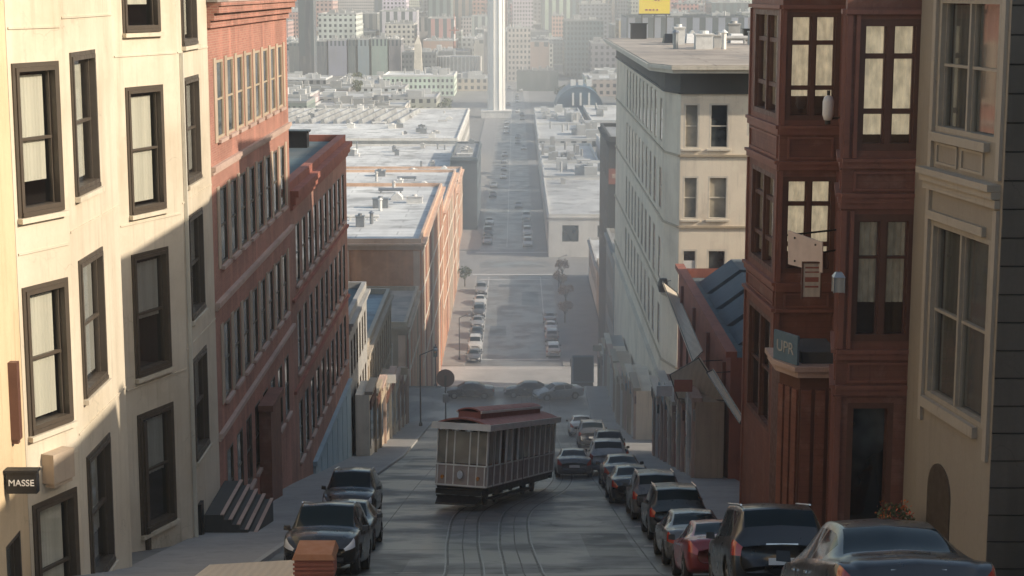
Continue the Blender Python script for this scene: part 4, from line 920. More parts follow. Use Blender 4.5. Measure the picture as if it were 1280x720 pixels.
# ================================================================ CARS
def crom(keys, y):
    n = len(keys); i = 0
    while i < n - 2 and y > keys[i + 1][0]: i += 1
    a, b = keys[i], keys[i + 1]; t = (y - a[0]) / (b[0] - a[0]); t = max(0, min(1, t))
    p = keys[max(0, i - 1)]; q = keys[min(n - 1, i + 2)]; out = []
    for k in range(1, len(a)):
        ma = (b[k] - p[k]) / max(1e-6, (b[0] - p[0])) * (b[0] - a[0]) if i > 0 else b[k] - a[k]
        mb_ = (q[k] - a[k]) / max(1e-6, (q[0] - a[0])) * (b[0] - a[0]) if i < n - 2 else b[k] - a[k]
        d = b[k] - a[k]
        if d == 0: ma = mb_ = 0
        else:
            ma = max(min(ma / d, 2.), 0) * d; mb_ = max(min(mb_ / d, 2.), 0) * d
        h = (2 * t ** 3 - 3 * t * t + 1) * a[k] + (t ** 3 - 2 * t * t + t) * ma + (-2 * t ** 3 + 3 * t * t) * b[k] + (t ** 3 - t * t) * mb_
        out.append(h)
    return out
# keys: y, zb, belt, top, wb, wt  (front = +y)
SEDAN = dict(k=[(-2.32, .45, .74, .77, .66, .52), (-2.26, .3, .92, .96, .83, .62), (-2.05, .22, 1.0, 1.03, .89, .70), (-1.5, .19, 1.0, 1.07, .91, .68), (-.78, .18, .97, 1.37, .92, .56),
     (-.1, .18, .95, 1.44, .92, .59), (.42, .18, .94, 1.39, .92, .57), (1.18, .19, .94, 1.01, .91, .68), (1.75, .2, .86, .90, .89, .68), (2.12, .24, .75, .79, .83, .60), (2.27, .32, .64, .68, .72, .5), (2.34, .42, .55, .57, .58, .4)],
     ws=(.47, 1.12), rw=(-1.42, -.82), side=((-1.12, -.42), (-.34, .62)), wy=(-1.38, 1.42), wr=.33, roof=False)
SUV = dict(k=[(-2.36, .5, .98, 1.0, .78, .66), (-2.31, .36, 1.08, 1.16, .90, .70), (-2.2, .3, 1.12, 1.34, .94, .70), (-1.85, .27, 1.12, 1.68, .96, .67), (-1.1, .25, 1.10, 1.76, .97, .69),
     (0, .25, 1.08, 1.77, .97, .70), (.45, .25, 1.07, 1.71, .97, .68), (1.12, .26, 1.07, 1.15, .96, .76), (1.75, .28, 1.02, 1.07, .94, .76), (2.15, .32, .92, .96, .88, .68), (2.3, .42, .78, .82, .78, .56), (2.37, .52, .66, .68, .64, .45)],
     ws=(.5, 1.06), rw=(-2.19, -1.9), side=((-1.72, -1.12), (-1.04, -.28), (-.2, .68)), wy=(-1.42, 1.45), wr=.38, roof=True)
def car_proto(kind, paintm):
    S = SEDAN if kind == 'sedan' else SUV
    K = S['k']; y0, y1 = K[0][0], K[-1][0]
    ys = set(); n = 84
    for i in range(n + 1): ys.add(round(y0 + (y1 - y0) * i / n, 4))
    for k in K[:3] + K[-3:]: ys.add(k[0])
    ys |= {S['ws'][0], S['ws'][1], S['rw'][0], S['rw'][1], *[q for s in S['side'] for q in s]}
    for e in (.01, .03, .06): ys.add(round(y0 + e, 4)); ys.add(round(y1 - e, 4))
    ys = sorted(ys)
    SEG = [3, 2, 3, 4, 2, 6, 3, 4]
    def ring(y):
        zb, be, tp, wb, wt = crom(K, y); dz = be - zb
        ctl = [(0, zb), (wb * .82, zb), (wb * .95, zb + .07), (wb, zb + dz * .42), (wb * .985, zb + dz * .86), (wb * .945, be), (wt + .01, max(be + .004, tp - .035)), (wt * .82, tp + .002), (0, tp + .035)]
        pts = []
        for i, sg in enumerate(SEG):
            a, b = ctl[i], ctl[i + 1]; p = ctl[i - 1] if i else (-ctl[1][0], ctl[1][1]); q = ctl[i + 2] if i + 2 < len(ctl) else (-b[0], b[1])
            for k in range(sg):
                t = k / sg; tt = .32
                h = [(2 * t ** 3 - 3 * t * t + 1) * a[c] + (t ** 3 - 2 * t * t + t) * (b[c] - p[c]) * tt + (-2 * t ** 3 + 3 * t * t) * b[c] + (t ** 3 - t * t) * (q[c] - a[c]) * tt for c in (0, 1)]
                pts.append(h)
        pts.append(list(ctl[-1])); return pts
    segid = [i for i, s in enumerate(SEG) for _ in range(s)]; segk = [k for s in SEG for k in range(s)]
    rings = [ring(y) for y in ys]; nr = len(rings[0])
    V_ = {}; verts = []
    def vid(i, j, sx):
        key = (i, j, sx if 0 < j < nr - 1 else 1)
        if key not in V_:
            x, z = rings[i][j]; y = ys[i]
            if segid[min(j, nr - 2)] <= 5 and x > .5:
                for wy in S['wy']:
                    d = math.hypot(y - wy, z - S['wr']); Rr = S['wr'] + .055
                    if abs(d - Rr) < .035 and z > S['wr'] * .4: y = wy + (y - wy) * Rr / d; z = S['wr'] + (z - S['wr']) * Rr / d
            V_[key] = len(verts); verts.append((x * sx, y, z))
        return V_[key]
    parts = {n_: [] for n_ in ('body', 'windshield', 'rear_window', 'side_window', 'headlight', 'tail_light')}
    for i in range(len(ys) - 1):
        yc = (ys[i] + ys[i + 1]) / 2
        for j in range(nr - 1):
            sg, sk = segid[j], segk[j]; zc = (rings[i][j][1] + rings[i + 1][j + 1][1]) / 2
            nm = 'body'
            if any(math.hypot(yc - wy, zc - S['wr']) < S['wr'] + .05 for wy in S['wy']) and 2 <= sg <= 5: continue
            if sg >= 6 and not (sg == 6 and sk == 0):
                if S['ws'][0] < yc < S['ws'][1]: nm = 'windshield'
                elif S['rw'][0] < yc < S['rw'][1]: nm = 'rear_window'
            elif sg == 5 and 1 <= sk <= 4:
                for a, b_ in S['side']:
                    if a < yc < b_: nm = 'side_window'
            if sg in (3, 4) and yc > y1 - .22 and (sg == 4 or sk >= 2): nm = 'headlight'
            if kind == 'sedan' and sg in (3, 4) and yc < y0 + .16 and (sg == 4 or sk >= 2): nm = 'tail_light'
            if kind == 'suv' and sg in (3, 4) and yc < y0 + .2 and (sg == 4 or sk >= 2): nm = 'tail_light'
            for sx in (1, -1):
                f = (vid(i, j, sx), vid(i + 1, j, sx), vid(i + 1, j + 1, sx), vid(i, j + 1, sx))
                if len(set(f)) < 3: continue
                if sx < 0: f = f[::-1]
                f = f[::-1]
                parts[nm].append(f)
    for i, fl in ((0, False), (len(ys) - 1, True)):
        loop = [vid(i, j, 1) for j in range(nr)] + [vid(i, j, -1) for j in range(nr - 2, 0, -1)]
        parts['body'].append(tuple(loop if not fl else loop[::-1]))
    mats = dict(body=paintm, windshield='car_glass', rear_window='car_glass', side_window='car_glass', headlight='head_lamp', tail_light='tail_lamp')
    out = {}
    for nm, fs in parts.items():
        used = sorted({v for f in fs for v in f}); mp = {v: k for k, v in enumerate(used)}
        me = bpy.data.meshes.new(nm); me.from_pydata([verts[v] for v in used], [], [tuple(mp[v] for v in f) for f in fs]); me.materials.append(MAT[mats[nm]])
        me.polygons.foreach_set('use_smooth', [True] * len(me.polygons)); me.update(); out[nm] = me
    return S, out
CARM = {}
def car_extra(kind, S):
    if kind in CARM: return CARM[kind]
    d = {}; wr = S['wr']; y0, y1 = S['k'][0][0], S['k'][-1][0]; hb = .45 if kind == 'sedan' else .55
    m = MB(); m.lathe([(wr * .62, -.1), (wr * .93, -.11), (wr, -.07), (wr, .07), (wr * .93, .11), (wr * .62, .1)], 26, axis='x'); d['tyre'] = m.mesh('tyre', 'rubber', smooth=True)
    m = MB(); m.lathe([(wr * .64, -.09), (wr * .64, .09), (wr * .58, .085), (wr * .58, .02), (.02, .03)], 20, axis='x')
    for k in range(5):
        a = 2 * math.pi * k / 5
        for s in (1,): m.tube((.06, 0, 0), (.075, math.cos(a) * wr * .6, math.sin(a) * wr * .6), .035, 6)
    m.lathe([(.02, .1), (.06, .09), (.07, .03)], 10, axis='x'); d['rim'] = m.mesh('rim', 'rim')
    m = MB()                                   # dark underbody and wheel wells
    w = .84
    m.box(-w + .04, w - .04, y0 + .25, y1 - .3, wr * .75, wr * 2.2); m.box(-.5, .5, y0 + .2, y1 - .25, .2, .4)
    d['underbody'] = m.mesh('underbody', 'black')
    m = MB(); m.box(-.26, .26, y1 - .02, y1 + .02, hb - .06, hb + .06); m.box(-.26, .26, y0 - .025, y0 + .012, hb + .1, hb + .23); d['number_plate'] = m.mesh('number_plate', 'plate')
    m = MB(); m.box(-.42, .42, y1 - .06, y1 + .012, hb + .08, hb + .2)
    for k in range(5): m.box(-.42, .42, y1 + .013, y1 + .02, hb + .09 + k * .024, hb + .098 + k * .024)
    m.box(-.6, .6, y1 - .1, y1 - .005, hb - .2, hb - .1); d['grille'] = m.mesh('grille', 'metal_dark')
    m = MB(); zt = 1.0 if kind == 'sedan' else 1.14
    for sx in (-1, 1):
        m.hexa([(sx * .92, .62, zt - .07), (sx * 1.1, .66, zt - .05), (sx * 1.08, .78, zt - .05), (sx * .92, .82, zt - .07)], [(sx * .93, .64, zt + .07), (sx * 1.09, .67, zt + .08), (sx * 1.07, .76, zt + .06), (sx * .93, .8, zt + .05)])
    d['mirror'] = m.mesh('mirror', 'black')
    m = MB()
    if kind == 'suv':
        for sx in (-1, 1):
            m.tube((sx * .66, -1.6, 1.765), (sx * .68, .2, 1.79), .018, 6)
        m.box(-.3, .3, y0 - .0, y0 + .06, 1.02, 1.05)
    else:
        m.box(-.3, .3, y0 + .04, y0 + .1, .9, .93)
    for sx in (-1, 1):
        for yy in (-.55, .35): m.box(sx * .915, sx * .935, yy, yy + .16, zt - .16, zt - .13)
    d['trim'] = m.mesh('trim', 'chrome')
    CARM[kind] = d; return d
CARB = {}
def car(kind, paintm, label, X, Y, front='down', group=None, yaw=0, name=None, s=1.0, cat='car'):
    if (kind, paintm) not in CARB: CARB[(kind, paintm)] = car_proto(kind, paintm)
    S, body = CARB[(kind, paintm)]; ex = car_extra(kind, S)
    sl = math.atan(slope(Y)) * (1 if front == 'down' else -1)
    if front == 'side': rot = (0, 0, R(90) + yaw)
    else: rot = (sl, 0, yaw + (0 if front == 'down' else math.pi))
    z = (GZ(Y - 1.4) + GZ(Y + 1.4)) / 2
    t = thing(name or {'sedan': 'sedan', 'suv': 'sport_utility_vehicle'}[kind], label, cat, (X, Y, z + .003), rot, group); t.scale = (s, s, s)
    for nm, me in body.items(): inst(nm, me, t)
    for nm in ('underbody', 'number_plate', 'grille', 'mirror', 'trim'): inst(nm, ex[nm], t)
    for sx in (-1, 1):
        for wy in S['wy']:
            w = bpy.data.objects.new('wheel', None); w = inst('wheel', ex['tyre'], t, (sx * .82, wy, S['wr']), (0, 0, 0 if sx > 0 else math.pi)); inst('rim', ex['rim'], w)
    return t
GR = 'cars parked along the right kerb'; GL = 'cars parked along the left kerb'; GF = 'cars parked along the distant block'
RX = lambda u, Y, k=2125: (u - 645) * Y / k
car('sedan', 'car_black', 'dark car in the bottom right corner, its glossy rounded roof cut by the frame', RX(1128, 20, 2110), 21.2, group=GR, s=1.06)
car('suv', 'car_black', 'black sport utility vehicle with orange tail lamps, second from the bottom of the right row', RX(968, 33.5, 2110), 34.6, group=GR, s=1.03)
car('sedan', 'car_red', 'dark red car just beyond the black utility vehicle in the right row', RX(898, 41.5, 2110), 42.2, group=GR)
car('sedan', 'car_grey', 'grey car between the dark red car and the roof-railed vehicle in the right row', RX(868, 48.5, 2115), 49.4, group=GR, s=1.02)
car('suv', 'car_teal', 'dark teal sport utility vehicle with pale roof rails, mid right row', RX(845, 56, 2120), 57.2, group=GR)
car('sedan', 'car_black', 'black sedan with bluish glass, fifth from the far end of the right row', RX(790, 71, 2125), 72, group=GR, s=1.04)
car('sedan', 'car_grey', 'dark grey sedan half hidden beyond the black sedan in the right row', RX(777, 80, 2130), 80.5, group=GR, s=1.04)
car('suv', 'car_silver', 'silver utility vehicle past the dark grey sedan, sunlit at its left corner', RX(758, 91, 2135), 91, group=GR, s=1.05)
car('suv', 'car_black', 'black utility vehicle third from the far end of the right row', RX(760, 107, 2140), 107, group=GR, s=1.05)
car('suv', 'car_grey', 'grey utility vehicle second from the far end of the right row', RX(740, 119.5, 2145), 120, group=GR, s=1.05)
car('sedan', 'car_white', 'pale sedan at the far end of the right row before the crossing', RX(727, 132, 2145), 132.5, group=GR, s=1.05)
car('suv', 'car_grey', 'grey utility vehicle between the roof-railed vehicle and the black sedan, right row', RX(818, 64, 2120), 64.6, group=GR)
car('sedan', 'car_blue', 'dark blue sedan between the silver and the black utility vehicles, right row', RX(764, 99, 2140), 99, group=GR, s=1.04)
car('sedan', 'car_grey', 'dark grey hatchback standing in the lane left of the silver utility vehicle', RX(717, 88, 2135), 88.5, front='down')
car('suv', 'car_black', 'black sport utility vehicle facing uphill, nearest in the left row behind the orange crate', RX(406, 44.5, 2112), 45.4, 'up', GL, s=1.04)
car('sedan', 'car_teal', 'dark teal car squeezed behind the nearest left-hand utility vehicle', RX(432, 52.5, 2120), 53.6, 'up', GL)
car('suv', 'car_black', 'black vehicle facing uphill at the far end of the left row', RX(438, 63, 2120), 64, 'up', GL, s=1.02)
car('sedan', 'car_black', 'black sedan crossing the junction left of the cable car roof, near the round sign', -4.3, 160, 'side')
car('sedan', 'car_black', 'black sedan crossing the junction right of the cable car roof', 1.2, 160.5, 'side')
car('sedan', 'car_silver', 'silver sedan waiting at the junction on the right', 3.9, 159.5, 'side', yaw=R(20))
for i, (Y, c, k, lab) in enumerate(((244.5, 'car_grey', 'sedan', 'grey car nearest the crossing in the distant left row'), (252.5, 'car_white', 'suv', 'white utility vehicle second from the crossing in the distant left row'), (261, 'car_black', 'sedan', 'black car in the middle of the distant left row'),
                                (270, 'car_silver', 'sedan', 'silver car halfway along the distant left row'), (279, 'car_grey', 'suv', 'grey utility vehicle past the silver car in the distant left row'), (289, 'car_white', 'sedan', 'white sedan second from the far end of the distant left row'), (300, 'car_silver', 'suv', 'silver utility vehicle at the far end of the distant left row'))):
    car(k, c, lab, -5.95, Y, 'up', GF, s=1.08)
for i, (Y, c, k, lab) in enumerate(((248, 'car_white', 'suv', 'white van-like vehicle nearest the crossing in the distant right row'), (258.5, 'car_silver', 'suv', 'silver utility vehicle in the distant right row'), (266, 'car_white', 'sedan', 'white sedan in the distant right row'), (273.5, 'car_silver', 'sedan', 'silver sedan at the far end of the short distant right row'))):
    car(k, c, lab, 5.35, Y, 'down', GF, s=1.08)
for i, (Y, X, c) in enumerate(((356, 2.4, 'car_white'), (364, 2.4, 'car_silver'), (373, 2.4, 'car_white'), (386, 2.4, 'car_grey'), (398, 2.4, 'car_white'), (360, -5.9, 'car_silver'), (372, -5.9, 'car_grey'), (390, -5.9, 'car_white'))):
    car('sedan' if i % 2 else 'suv', c, 'tiny parked car beyond the second crossing', X, Y, 'up', 'cars parked beyond the second crossing', s=1.05)
# box truck
Y = 182; t = thing('box_truck', 'tall dark slate box truck parked on the right beyond the junction', 'truck', (7.0, Y, GZ(Y)), (math.atan(slope(Y)), 0, 0))
m = MB(); m.box(-1.1, 1.1, -3.6, 2.0, .9, 3.7); m.build('cargo_box', 'blue_sign', t, local=True)
m = MB(); m.hexa([(-1.0, 2.1, .5), (1.0, 2.1, .5), (1.0, 3.9, .5), (-1.0, 3.9, .5)], [(-.95, 2.1, 2.5), (.95, 2.1, 2.5), (.9, 3.3, 2.45), (-.9, 3.3, 2.45)]); m.build('cab', 'car_blue', t, local=True)
m = MB(); m.box(-1.0, 1.0, -3.62, -3.605, 1.0, 3.5); m.box(-.03, .03, -3.66, -3.622, 1.0, 3.5); m.build('rear_door', 'metal_dark', t, local=True)
m = MB(); m.box(-.9, .9, -3.5, 3.4, .55, .88); m.build('chassis', 'black', t, local=True)
for sx in (-1, 1):
    for yy in (-2.4, 2.8): m = MB(); m.tube((sx * .75, yy, .48), (sx * 1.08, yy, .48), .48, 18); m.build('wheel', 'rubber', t, local=True)

# ================================================================ CABLE CAR
ang = math.atan2(4.6, 14.0)
tY = 73.2; tX = -.78
t = thing('cable_car', 'old wooden cable car with dark red arched roof and pale posts, in mid street', 'cable car', (tX, tY, GZ(tY) + .02), (math.atan(slope(tY)), 0, -R(14.)))
L2 = 4.9; W2 = 1.22
def pt(name, fn, mat, smooth=False, par=None):
    m = MB(); fn(m); return m.build(name, mat, par or t, smooth, local=True)
pt('underframe', lambda m: (m.box(-.95, .95, -L2 + .1, L2 - .1, .42, .6), m.box(-W2 - .02, W2 + .02, -L2 + .3, L2 - .3, .602, .7), [m.box(sx * 1.0, sx * 1.38, -L2 + .6, 1.0, .3, .36) for sx in (-1, 1)]), 'metal_dark')
pt('bumper', lambda m: (m.box(-1.1, 1.1, -L2 - .16, -L2 + .1, .45, .62), m.box(-1.1, 1.1, L2 - .1, L2 + .16, .45, .62), m.hexa([(-.95, -L2 - .5, .14), (.95, -L2 - .5, .14), (1.05, -L2, .2), (-1.05, -L2, .2)], [(-.95, -L2 - .48, .2), (.95, -L2 - .48, .2), (1.05, -L2, .42), (-1.05, -L2, .42)])), 'metal_dark')
def lowpanels(m):
    for sx in (-1, 1):
        m.box(sx * W2, sx * (W2 - .05), -L2 + .05, L2 - .05, .7, 1.42)
    m.box(-W2 + .051, W2 - .051, -L2, -L2 + .06, .7, 1.42); m.box(-W2 + .051, W2 - .051, L2 - .06, L2, .7, 1.42); m.box(-W2 + .06, W2 - .06, .4, .46, .7, 2.6)
pt('side_panel', lowpanels, 'tram_brown')
def mould(m):
    for sx in (-1, 1):
        for z in (.72, 1.38): m.box(sx * (W2 + .002), sx * (W2 + .03), -L2 + .04, L2 - .04, z, z + .05)
        for k in range(13):
            y = -L2 + .1 + k * (2 * L2 - .25) / 12; m.box(sx * (W2 + .002), sx * (W2 + .022), y - .03, y + .11, .775, 1.375)
    for sy in (-1, 1):
        for z in (.72, 1.38): m.box(-W2, W2, sy * (L2 + .002), sy * (L2 + .03), z, z + .05)
        for x in (-1.15, -.75, -.38, .33, .7, 1.1): m.box(x, x + .05, sy * (L2 + .002), sy * (L2 + .02), .775, 1.375)
pt('moulding', mould, 'tram_cream')
for sx in (-1, 1):
    for k in range(13):
        y = -L2 + .04 + k * (2 * L2 - .14) / 12
        pt('post', lambda m: m.box(sx * (W2 - .055), sx * (W2 - .001), y - .04, y + .12, 1.43, 2.62), 'tram_cream')
for sy in (-1, 1):
    for x in (-.78, -.4, .34, .72): pt('post', lambda m: m.box(x, x + .06, sy * (L2 - .06), sy * (L2 - .001), 1.43, 2.62), 'tram_cream')
def tpanes(m):
    for sx in (-1, 1):
        for k in range(12):
            y = -L2 + .04 + k * (2 * L2 - .14) / 12
            if k in (2, 4): continue
            m.box(sx * (W2 - .035), sx * (W2 - .025), y + .075, y + (2 * L2 - .14) / 12, 1.46, 2.5)
    for sy in (-1, 1):
        for a, b_ in ((-1.14, -.78), (-.72, -.4), (-.34, .34), (.4, .72), (.78, 1.14)): m.box(a, b_, sy * (L2 - .04), sy * (L2 - .03), 1.46, 2.5)
pt('window_glass', tpanes, 'pane_bright')
def benches(m):
    for sx in (-1, 1):
        m.box(sx * .35, sx * .85, -L2 + .9, .3, 1.05, 1.13); m.box(sx * .35, sx * .42, -L2 + .9, .3, 1.13, 1.75)
        m.box(sx * .6, sx * 1.1, .6, L2 - .3, 1.05, 1.15)
pt('bench', benches, 'wood')
pt('floor', lambda m: m.box(-W2 + .07, W2 - .07, -L2 + .1, L2 - .1, .7, .74), 'wood')
def arch(m, wid, z, rise, y0_, y1_, th=.06, n=12):
    pr = None
    for i in range(n + 1):
        x = -wid + 2 * wid * i / n; zz = z + rise * (1 - (x / wid) ** 2)
        if pr: m.hexa([(pr[0], y0_, pr[1]), (x, y0_, zz), (x, y1_, zz), (pr[0], y1_, pr[1])], [(pr[0], y0_, pr[1] + th), (x, y0_, zz + th), (x, y1_, zz + th), (pr[0], y1_, pr[1] + th)])
        pr = (x, zz)
pt('roof', lambda m: arch(m, W2 + .12, 2.66, .24, -L2 - .2, L2 + .2), 'tram_roof')
def clere(m):
    arch(m, .55, 3.12, .1, -L2 + .6, L2 - .6, .05)
    for sx in (-1, 1): m.box(sx * .5, sx * .54, -L2 + .7, L2 - .7, 2.88, 3.13)
    m.box(-.5, .5, -L2 + .7, -L2 + .75, 2.88, 3.13)
pt('clerestory', clere, 'tram_roof')
def rim_(m):
    for sx in (-1, 1): m.box(sx * (W2 + .13), sx * (W2 + .19), -L2 - .26, L2 + .26, 2.56, 2.76); m.box(sx * (W2 - .06), sx * (W2 + .1), -L2 - .1, L2 + .1, 2.6, 2.655)
    for sy in (-1, 1): m.box(-W2 - .13, W2 + .13, sy * (L2 + .205), sy * (L2 + .262), 2.56, 2.78)
    for sx in (-1, 1): m.box(sx * .56, sx * .62, -L2 + .6, L2 - .6, 3.08, 3.16)
    for k in range(3): pass
pt('roof_edge', rim_, 'tram_cream')
def lamp(m): m.lathe([(.02, 0), (.16, .0), (.17, .06), (.02, .1)], 16, axis='x')
o = pt('headlight', lambda m: m.tube((0, -L2 - .03, 1.1), (0, -L2 - .14, 1.1), .13, 16), 'head_lamp')
pt('headlight_rim', lambda m: m.tube((0, -L2 - .02, 1.1), (0, -L2 - .12, 1.1), .16, 16), 'chrome', par=o)
for sx in (-1, 1): pt('marker_lamp', lambda m: m.tube((sx * .85, -L2 - .03, 1.0), (sx * .85, -L2 - .12, 1.0), .07, 12), 'amber')
for yy in (-3.3, -1.9, 1.9, 3.3):
    for sx in (-1, 1): pt('wheel', lambda m: m.tube((sx * .52, yy, .3), (sx * .64, yy, .3), .3, 20), 'metal_dark')
for sx in (-1, 1):
    for k in range(4): pt('grab_pole', lambda m: m.tube((sx * (W2 + .05), -L2 + .7 + k * 1.35, .72), (sx * (W2 + .05), -L2 + .7 + k * 1.35, 2.6), .02, 6), 'chrome')

t.scale = (.86, 1.27, 1.22)
# ================================================================ STREET FURNITURE
def pole_thing(name, label, cat, x, y, h, build): 
    t = thing(name, label, cat, (x, y, GZ(y) + .13)); 
    m = MB(); m.tube((0, 0, 0), (0, 0, h), .07, 10, .05); m.lathe([(.16, 0), (.15, .2), (.08, .35)], 12); m.build('pole', 'metal_dark', t, local=True); build(t); return t
def disc_sign(t):
    m = MB(); m.tube((0, -.02, 4.15), (0, .03, 4.15), .74, 26); m.build('sign_disc', 'frame_brown', t, local=True)
    m = MB(); m.box(-.5, .5, .031, .06, 4.0, 4.05); m.box(-.09, .09, -.2, -.03, 3.6, 4.4); m.build('bracket', 'metal_dark', t, local=True)
    m = MB(); m.box(-.22, .22, -.3, -.05, 2.2, 2.9); m.build('signal_box', 'metal_grey', t, local=True)
x, y, z = P(557, 478, 139); pole_thing('round_sign', 'round brown sign disc seen from behind on a pole at the left junction corner', 'road sign', x, y, 4.3, disc_sign)
def lampfn(t):
    m = MB(); m.tube((0, 0, 6), (1.2, 0, 6.5), .04, 8); m.build('arm', 'metal_dark', t, local=True)
    m = MB(); m.lathe([(.02, -.15), (.16, -.1), (.2, .05), (.06, .15)], 12, (1.3, 0, 6.45)); m.build('lamp_head', 'metal_grey', t, local=True)
for (X, Y, lab) in ((-7.9, 142, 'thin street lamp at the left corner before the junction'), (-8, 244, 'street lamp at the left kerb of the distant block'), (7.4, 300, 'street lamp at the right kerb of the distant block')):
    pole_thing('street_lamp', lab, 'street lamp', X, Y, 6, lampfn)
def trafficfn(t):
    for k, zz in enumerate((3.0,)):
        m = MB(); m.box(-.18, .18, -.3, -.08, zz, zz + 1.0); m.build('signal_head', 'black', t, local=True)
        for q, mm in ((.8, 'tail_lamp'), (.5, 'amber'), (.2, 'leaf')): m = MB(); m.tube((0, -.301, zz + q), (0, -.36, zz + q), .11, 12); m.build('signal_lamp', mm, t, local=True)
for (X, Y, lab) in ((-7.8, 167, 'traffic signal at the left corner past the junction'), (7.3, 226, 'traffic signal at the right corner of the lit crossing')):
    pole_thing('traffic_signal', lab, 'traffic signal', X, Y, 4.2, trafficfn)
# orange crate and pale canopy in the lower left corner
x, y, z = P(395, 712, 37.2); t = thing('orange_crate', 'rust orange wooden news box beside the front of the black vehicle, bottom left', 'crate', (x, y, GZ(y)))
zt = P(395, 686, 37.2)[2] - GZ(y)
m = MB(); m.box(-.42, .42, -.4, .4, .3, zt - .12)
for k in range(4): m.box(-.45, .45, -.43, -.402, .35 + k * (zt - .5) / 4, .35 + k * (zt - .5) / 4 + (zt - .5) / 4 - .05)
m.build('body', 'terracotta', t, local=True)
m = MB(); m.hexa([(-.47, -.46, zt - .118), (.47, -.46, zt - .118), (.47, .46, zt - .118), (-.47, .46, zt - .118)], [(-.4, -.4, zt), (.4, -.4, zt), (.4, .44, zt + .05), (-.4, .44, zt + .05)]); m.build('lid', 'wood', t, local=True)
for sx in (-1, 1):
    for sy in (-1, 1): m = MB(); m.box(sx * .3, sx * .4, sy * .3, sy * .38, 0, .3); m.build('leg', 'metal_dark', t, local=True)
awning('pale grey canvas canopy at the bottom left, over the pavement by the cream building', [P(262, 706, 40.5), P(368, 700, 40.5), P(372, 735, 35.8), P(215, 742, 35.8)], mat='canvas', name='canopy', frame=False)
t = bpy.data.objects['canopy']; m = MB()
for u, v, Y in ((268, 708, 40.4), (362, 704, 40.4), (364, 734, 36), (232, 740, 36)):
    a = P(u, v, Y); m.tube((a[0], a[1], GZ(Y)), (a[0], a[1], a[2] - .03), .04, 8)
m.build('pole', 'metal_dark', t)
# small street trees along the distant right kerb
def tree(label, x, y, h, r, seed, mat='leaf_rust', n=500, size=.16, group=None, name='street_tree'):
    q = random.Random(seed); t = thing(name, label, 'tree', (x, y, GZ(y)), group=group); m = MB()
    m.tube((0, 0, 0), (0, 0, h * .45), .13, 8, .09)
    tips = []
    for k in range(7):
        a = 2 * math.pi * k / 7 + q.random(); b_ = (math.cos(a) * r * .6, math.sin(a) * r * .6, h * (.6 + q.random() * .3)); m.tube((0, 0, h * (.35 + .02 * k)), b_, .06, 6, .02); tips.append(b_)
    m.build('trunk', 'bark', t, local=True); m = MB()
    for i, b_ in enumerate(tips): foliage(m, b_, r * .5, n // 7, size, seed * 31 + i)
    m.build('crown', mat, t, local=True); return t
for i, (X, Y, h, mt) in enumerate(((7.7, 272, 3.6, 'leaf_rust'), (8.2, 286, 4.0, 'leaf_rust'), (7.7, 300, 3.8, 'leaf_rust'), (8.3, 312, 4.2, 'leaf_rust'), (-9, 306, 3.4, 'leaf'))):
    tree(['rust leaved small street tree', 'green small street tree'][mt == 'leaf'] + f' at the {"right" if X > 0 else "left"} kerb of the distant block', X, Y, h, 1.3, 60 + i, mt, group='small trees along the distant block')

# ================================================================ FAR CITY
TINTS = dict(white=(.62, .61, .58), pale=(.46, .44, .40), grey=(.20, .21, .21), slate=(.09, .115, .135), tan=(.40, .31, .23), pink=(.50, .29, .24), dark=(.07, .08, .085), blue=(.10, .17, .24))
def far_block(name, label, x, y, w, d, h, tint, roof=None, mat='farwall', group=None, clutter=True, cat='building', z=0, seed=0, rot=0.):
    q = random.Random(seed * 977 + int(x * 7 + y)); c = TINTS[tint] if isinstance(tint, str) else tint
    c = tuple(min(.75, max(.03, v * q.uniform(.88, 1.12))) for v in c)
    t = thing(name, label, cat, (x, y, z), (0, 0, rot), group); m = MB()
    hw, hd = w / 2, d / 2
    for a, b_ in (((-hw, -hd), (hw, -hd)), ((hw, -hd), (hw, hd)), ((hw, hd), (-hw, hd)), ((-hw, hd), (-hw, -hd))): m.quad((*a, 0), (*b_, 0), (*b_, h), (*a, h))
    o = m.build('wall', mat, t, local=True); o.color = (*c, 1)
    m = MB(); m.box(-hw, hw, -hd, hd, h, h + .02)
    e = .35
    for pr in ((-hw - .05, hw + .05, -hd - .05, -hd + e), (-hw - .05, hw + .05, hd - e, hd + .05), (-hw - .05, -hw + e, -hd + e + .01, hd - e - .01), (hw - e, hw + .05, -hd + e + .01, hd - e - .01)): m.box(*pr, h + .022, h + .8)
    rc = roof or ((.40, .40, .39) if q.random() < .7 else (.24, .25, .25)); rc = TINTS[rc] if isinstance(rc, str) else rc
    o = m.build('roof', 'farroof', t, local=True); o.color = (*rc, 1)
    if clutter:
        m = MB(); k = q.randint(2, 6) if z or h > 12 else q.randint(8, 18)
        for i in range(k):
            a = q.uniform(.06, .22) * w * (1 if k < 7 else .6); b_ = q.uniform(.05, .2) * d * (1 if k < 7 else .7); xx = q.uniform(-hw + a, hw - a); yy = q.uniform(-hd + b_, hd - b_); hh = q.uniform(1., 3.5)
            m.box(xx - a / 2, xx + a / 2, yy - b_ / 2, yy + b_ / 2, h + .021, h + hh)
        for i in range(3 if q.random() < .6 else 5): xx = q.uniform(-hw * .8, hw * .8); yy = q.uniform(-hd * .8, hd * .8); m.tube((xx, yy, h), (xx, yy, h + 2.5), .35, 6)
        o = m.build('rooftop_units', 'farroof', t, local=True); v = q.choice([.5, .4, .28]); o.color = (v, v, v * .97, 1)
    return t
